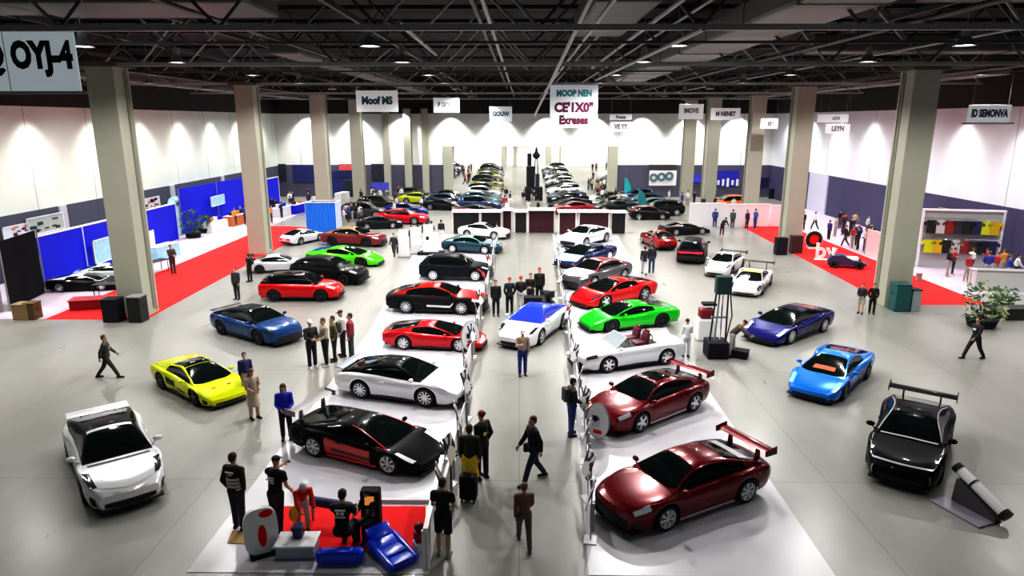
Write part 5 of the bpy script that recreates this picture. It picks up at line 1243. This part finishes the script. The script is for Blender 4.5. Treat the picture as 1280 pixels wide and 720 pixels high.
board('wall_screen',1172,258,1192,273,0,mat('dark_screen',(.02,.02,.025),.2),'small dark screen on the right wall by the rack','screen',frame=STEEL,on_x=31.5)
crate(at(1262,398),2.2,.8,.55,mat('dark_bench',(.02,.025,.02),.6),'long dark low bench under the counter at the right edge','bench','bench')
crate(at(1148,351),.25,.25,.5,STEEL,'small grey bollard on the right booth carpet','bollard','bollard',lidm=WHITE)
# --- lift rig among the right cars
q=at(894,445); r=empty('lift_rig',q); tag(r,'tall lift rig with slim posts on a black base among the right cars','rig')
MB().rbox((0,0,.35),(.85,.9,.7),.06).build('base',BKD,r)
for k,(x0,x1) in enumerate(((-.32,-.10),(-.12,.02),(.10,.14),(.34,.34))): MB().cyl((x0,-.1,.5),(x1,.0,3.3-.2*(k==3)),.04,.035,8).build('post',[DARKALLOY,STEEL,CHROME,DARKALLOY][k],r)
MB().rbox((.12,0,3.05),(.62,.4,.75),.05).build('housing',mat('dark_green_housing',(.02,.05,.05),.5),r); MB().box((0,-.05,1.7),(.6,.08,.08)).build('brace',STEEL,r); MB().tube([(.36,-.1,3.0),(.50,-.2,1.8),(.30,-.25,.7)],.025,6).build('cable',BLACK,r)
q=at(922,446); crate(q,.8,.5,.28,BKD,'flat black case on the floor right of the lift rig','equipment_case','case',rz=-.5)
q=at(880,424); r=empty('display_kiosk',q); tag(r,'small white kiosk with a red and black top left of the lift rig','kiosk'); MB().rbox((0,0,.5),(.75,.6,1.0),.08).build('cabinet',WHITE,r); MB().rbox((0,0,1.24),(.62,.5,.44),.1).build('red_top',mat('kiosk_red',(.22,.015,.03),.4),r,60); MB().rbox((.1,-.05,1.66),(.6,.45,.12),.04).build('cap_plate',BKD,r)
# --- white beam on a ramp by the black car
q=at(1222,640); B0=at(1196,624); B1=at(1250,653)
u=(B1-B0).normalized(); ang=atan2(u.y,u.x); Lr=(B1-B0).length
r=empty('car_ramp',(B0+B1)/2,ang); tag(r,'white beam on a dark wedge ramp beside the black coupe','ramp')
h0=hgt(1196,588,B0)
MB().prism([(-Lr/2,.0),(Lr/2,0),(Lr/2,.12),(-Lr/2+.05,h0*.8)],-.22,.02).build('wedge',mat('ramp_dark',(.10,.09,.10),.4,.3),r); MB().box((-.1,-.45,.02),(Lr+.2,.6,.04)).build('base_plate',mat('ramp_plate',(.30,.27,.33),.35,.3),r)
a_,b_=Vector((-Lr/2-.05,0,h0)),Vector((Lr/2+.05,0,.28)); d=(b_-a_).normalized()
MB().cyl(a_,b_,.13,.13,14).build('beam',WHITE,r,40); MB().cyl(a_-d*.12,a_+d*.02,.14,.14,14).build('end_cap',BLACK,r,40); MB().cyl(b_-d*.02,b_+d*.12,.15,.15,14).build('end_cap',BLACK,r,40); MB().cyl(a_+d*.42,a_+d*.47,.14,.14,14).build('band',DARKALLOY,r)
# ------------------------------------------------------------------ red booth in front, left
P0,P1,P2,P3=at(352,634),at(532,634),at(532,690),at(312,690)
flat('red_booth_mat',[(P3.x,P3.y),(P2.x,P2.y),(P1.x,P1.y),(P0.x,P0.y)],RED,.013,'bright red mat of the front booth on the left display mat','carpet',.02)
A,B=at(440,630),at(534,630)
wallpanel('low_barrier',(-4.1,at(500,632).y+.15),(-2.1,at(500,632).y+.15),.10,WHP,'low white edge board behind the red booth mat','barrier',None,posts=0,th=.1)
wallpanel('low_barrier',(-2.0,16.1),(-2.0,12.9),.95,WHP,'white side panel at the right edge of the red booth','barrier',WHITE,posts=2,th=.05)
# white round panel with red shapes
q=at(329,693); r=empty('number_panel',q,radians(28),.92); tag(r,'white rounded panel with red shapes standing in the red booth','panel')
pl=[]
for k in range(28):
    a=2*pi*k/28; pl.append((.40*abs(cos(a))**.7*(1 if cos(a)>0 else -1),.66+.62*abs(sin(a))**.6*(1 if sin(a)>0 else -1)))
MB().prism(pl,-.06,.06).build('board',WHITE,r); 
for (x,z,w,h) in ((.14,1.12,.16,.10),(.02,.55,.10,.30)): MB().lathe([(.001,0),(.5,.0)],n=16,axis='Y').build('red_shape',RED,r,loc=(x,-.068,z)).scale=(w*2,1,h*2)
MB().rbox((0,0,.03),(.6,.4,.06),.02).build('foot',BKD,r)
# white table with dark figure
q=at(373,691); r=empty('display_table',q,radians(2),.80); tag(r,'low white square table in front of the red booth','table')
MB().rbox((0,0,.42),(1.15,.75,.06),.02).build('tabletop',WHITE,r); MB().rbox((0,0,.2),(1.05,.66,.36),.03).build('cabinet',mat('grey_blue_cabinet',(.40,.42,.50),.5),r)
q=at(375,688); crate(Vector((q.x,q.y,.375)),.22,.2,.22,mat('navy_gadget',(.05,.06,.14),.4),'small dark gadget on the low white table','gadget','gadget')
MB().ell((0,0,.0),(.11,.11,.2),12).build('yellow_balloon',mat('yellow_balloon',(.75,.40,.02),.4),None,60,loc=at(369,668)+Vector((0,0,.55)))
tag(bpy.data.objects['yellow_balloon'],'yellow-orange balloon behind the low white table','balloon')
MB().cyl((0,0,-.75),(0,0,-.18),.008,.008,5).build('string',STEEL,bpy.data.objects['yellow_balloon'])
VBL=mat('vivid_blue_vinyl',(.004,.05,.62),.3,0,.4)
# bolster
q=at(426,704); r=empty('bolster',q,radians(3),.84); tag(r,'vivid blue bolster cushion at the front of the red booth','cushion')
MB().lathe([(.001,-.62),(.16,-.60),(.21,-.52),(.225,0),(.21,.52),(.16,.60),(.001,.62)],n=20,axis='X').build('cushion_body',VBL,r,50,loc=(0,0,.225)); 
for s in (-1,1): MB().lathe([(.212,-.012),(.224,0),(.212,.012)],n=20,axis='X').build('piping',mat('blue_piping',(.01,.08,.8),.4),r,50,loc=(s*.53,0,.225))
# lounger
q=at(488,694); r=empty('blue_lounger',q,radians(-50),.74); tag(r,'vivid blue inflatable lounger at the front right of the red booth','lounger')
for k,(x,z,ry,l) in enumerate(((-.70,.42,-.55,.5),(-.28,.24,-.15,.5),(.18,.2,0,.5),(.62,.16,.10,.5))):
    MB().rbox((0,0,0),(l,.80,.26),.10).build('cushion_section',VBL,r,50,loc=(x,0,z)).rotation_euler.y=-ry
for s in (-1,1): MB().cyl((-.5,s*.42,.30),(.8,s*.40,.2),.13,.11,12).ell((.8,s*.40,.2),(.11,.11,.11),10).ell((-.5,s*.42,.30),(.13,.13,.13),10).build('side_bolster',VBL,r,60)
# dark blue tube bar
a_,b_=at(392,640)+Vector((0,0,.62)),at(442,648)+Vector((0,0,.62))
r=empty('padded_rail',a_.lerp(b_,.5)-Vector((0,0,.62))+Vector((0,-.35,-.08)),atan2((b_-a_).y,(b_-a_).x)); tag(r,'navy padded rail at the back of the red booth','rail'); l=(b_-a_).length
MB().cyl((-l/2,0,.62),(l/2,0,.62),.12,.12,14).ell((-l/2,0,.62),(.12,)*3,12).ell((l/2,0,.62),(.12,)*3,12).build('padding',mat('navy_padding',(.015,.025,.10),.6),r,60)
for s in (-1,1): MB().cyl((s*l*.4,0,0),(s*l*.4,0,.6),.03,.03,8).build('leg',STEEL,r)
# black stand with glowing orange display
q=at(466,668); r=empty('display_stand',q); tag(r,'black upright stand with an orange lit picture beside the lounger','stand')
MB().rbox((0,0,.6),(.45,.3,1.2),.05).build('cabinet',BKD,r); MB().rbox((0,-.16,.98),(.22,.03,.22),.01).build('orange_picture',mat('orange_glow',(.8,.35,.10),.5,emit=(1,.4,.1),est=.4),r); MB().rbox((0,-.16,.68),(.2,.03,.18),.01).build('yellow_picture',mat('yellow_glow',(.8,.6,.25),.5),r)
# small red and white robot
q=at(525,688); r=empty('toy_robot',q,radians(-60)); tag(r,'small red and white toy robot at the right end of the red booth','toy')
MB().rbox((0,0,.12),(.28,.26,.24),.04).build('base',WHITE,r); MB().rbox((0,0,.38),(.22,.24,.26),.05).build('body',mat('toy_red',(.35,.02,.02),.4),r); MB().ell((0,0,.6),(.12,.12,.11),12).build('head',mat('toy_dark_red',(.15,.015,.02),.4),r,60); MB().cyl((.02,.1,.45),(.12,.25,.66),.035,.03,8).build('arm',WHITE,r)
# cardboard by the striped jacket, roller bag
flat('cardboard_sheet',[(q_.x,q_.y) for q_ in (at(284,680),at(306,681),at(309,664),at(291,664))],mat('tan_cardboard',(.36,.24,.10),.8),.014,'tan cardboard sheet on the mat behind the striped jacket','cardboard')
q=at(586,626); r=empty('roller_bag',q,radians(80)); tag(r,'black roller bag standing in the centre aisle','bag'); MB().rbox((0,0,.42),(.3,.45,.66),.07).build('shell',BKD,r); MB().tube([(-.12,-.13,.7),(-.12,-.13,1.05),(-.12,.13,1.05),(-.12,.13,.7)],.014,6).build('handle',STEEL,r)
for s in (-1,1): MB().lathe([(.02,-.02),(.045,-.02),(.045,.02),(.02,.02)],n=10,axis='Y').build('wheel',RUBBER,r,40,loc=(-.1,s*.16,.045))
# ------------------------------------------------------------------ info stands and barriers along both mats
PRT=mat('black_white_print',(.25,.25,.25),.4)
def printed():
    m=PRT; nt=m.node_tree; b=nt.nodes['Principled BSDF']; tc=nt.nodes.new('ShaderNodeTexCoord'); v=nt.nodes.new('ShaderNodeTexVoronoi'); v.inputs['Scale'].default_value=7; r=nt.nodes.new('ShaderNodeValToRGB'); r.color_ramp.interpolation='CONSTANT'
    r.color_ramp.elements[0].color=(.02,.02,.025,1); r.color_ramp.elements[1].color=(.7,.7,.72,1); r.color_ramp.elements[1].position=.45
    nt.links.new(tc.outputs['Object'],v.inputs['Vector']); s=nt.nodes.new('ShaderNodeSeparateColor'); nt.links.new(v.outputs['Color'],s.inputs[0]); nt.links.new(s.outputs[0],r.inputs[0]); nt.links.new(r.outputs[0],b.inputs['Base Color'])
printed()
def info(px,py,rz,label,h=1.25,w=.5,bh=.7,red=False,b=None):
    q=at(px,py); r=empty('info_stand',q,radians(rz)); tag(r,label,'info stand','info stands along the mats')
    MB().rbox((0,0,.02),(.36,.30,.04),.012).build('base',WHITE,r); MB().cyl((0,0,.03),(0,0,h-.2),.018,.018,8).build('pole',STEEL,r)
    o=MB().rbox((0,0,0),(w,.025,bh),.01).build('poster_board',PRT,r,None,(0,-.02,h-bh/2+.1)); o.rotation_euler.x=-.3
    if red: MB().box((0,-.02,.18),(w*.5,.012,.12)).build('red_label',RED,o)
ls=[(551,662),(563,606),(572,560),(583,524),(580,478),(590,447),(595,421),(600,398),(606,372),(611,352),(615,334),(617,319),(622,305)]
rs=[(738,676),(735,624),(733,578),(731,545),(724,505),(719,472),(713,442),(710,416),(706,395),(702,373),(699,352),(697,331),(695,313)]
for i,(x,y) in enumerate(ls): info(x,y,70 if i%2 else 95,'slim stand with a black and white poster along the left mat, %s from the front'%ords_long(i),1.35 if i%3 else 1.6,red=(i==9))
for i,(x,y) in enumerate(rs): info(x,y,-75 if i%2 else -100,'slim stand with a black and white poster along the right mat, %s from the front'%ords_long(i),1.25 if i%3 else 1.5,red=i in (6,7))
def barriers(pts,side):
    for i in range(len(pts)-1):
        a,b=at(*pts[i]),at(*pts[i+1]); d=(b-a).normalized(); a=a+d*.35; b=b-d*.35
        wallpanel('barrier_panel',(a.x,a.y),(b.x,b.y),.62,WHP,'low white barrier panel along the %s mat, %s from the front'%(side,ords_long(i)),'barrier',None,z0=.12,th=.03,posts=2)
barriers([(p[0]+ (0),p[1]) for p in rs],'right'); barriers(ls,'left')
def oval(px,py,w,h,rz,label):
    q=at(px,py); r=empty('oval_banner',q,radians(rz)); tag(r,label,'banner')
    pl=[(w/2*cos(2*pi*k/24),h/2+.06+h/2*sin(2*pi*k/24)) for k in range(24)]
    MB().prism(pl,-.03,.03).build('banner_face',WHITE,r); f=MB()
    for k in range(24):
        a=pl[k];b=pl[(k+1)%24]; f.cyl((a[0],0,a[1]),(b[0],0,b[1]),.03,.03,6)
    f.build('hoop',STEEL,r); MB().box((-.05,-.035,h*.55),(w*.35,.012,h*.3)).build('printed_picture',PRT,r); MB().box((.0,-.035,h*.25),(w*.4,.012,h*.1)).build('red_label',RED,r)
oval(747,550,.7,1.15,-30,'white oval pop-up banner before the nose of the second dark red coupe')
oval(588,440,.8,1.3,30,'white oval pop-up banner before the nose of the red coupe on the left mat')
# black show motorcycle in the centre cluster
q=at(684,387); r=empty('motorcycle',q,radians(-70)); tag(r,'black show motorcycle at the right of the centre cluster','motorcycle')
for x in (-.7,.72): 
    t=MB().lathe([(.22,-.07),(.30,-.08),(.34,0),(.30,.08),(.22,.07)],n=20,axis='Y').build('wheel',RUBBER,r,40,loc=(x,0,.34)); MB().lathe([(.001,0),(.23,.0)],n=20,axis='Y').build('rim',DARKALLOY,t)
MB().rbox((0,0,.55),(.7,.32,.4),.08).build('engine',DARKALLOY,r,50); MB().ell((.12,0,.88),(.38,.17,.17),14).build('tank',BLACK,r,60); MB().rbox((-.45,0,.82),(.6,.26,.12),.05).build('seat',BKD,r,50); MB().cyl((.72,0,.34),(.45,0,1.0),.04,.04,8).build('fork',CHROME,r); MB().cyl((.42,-.38,1.08),(.42,.38,1.08),.02,.02,8).build('handlebar',CHROME,r); MB().rbox((.55,0,.95),(.2,.3,.35),.06).build('fairing',BLACK,r,50)
crate(at(666,396),.9,.5,1.0,BKD,'black equipment case in the middle of the centre cluster','equipment_case','case')
# banners hanging in the far right centre
feather(at(780,247),2.6,mat('teal_flag',(.02,.35,.38),.6),'teal flag by the far right-centre cars',.9); feather(at(797,264),2.4,mat('deep_teal_flag',(.02,.2,.22),.6),'deep teal flag left of the far right cars',1.0)
q=at(778,222); r=empty('parade_figure',q); tag(r,'orange inflatable display far away right of the centre','inflatable'); MB().rbox((0,0,1.0),(2.2,1.6,2.0),.3).build('body',mat('orange_inflatable',(.8,.35,.03),.5),r,60); MB().ell((0,0,2.6),(.9,.8,.9),14).build('dome',mat('orange_inflatable2',(.85,.42,.05),.5),r,60)
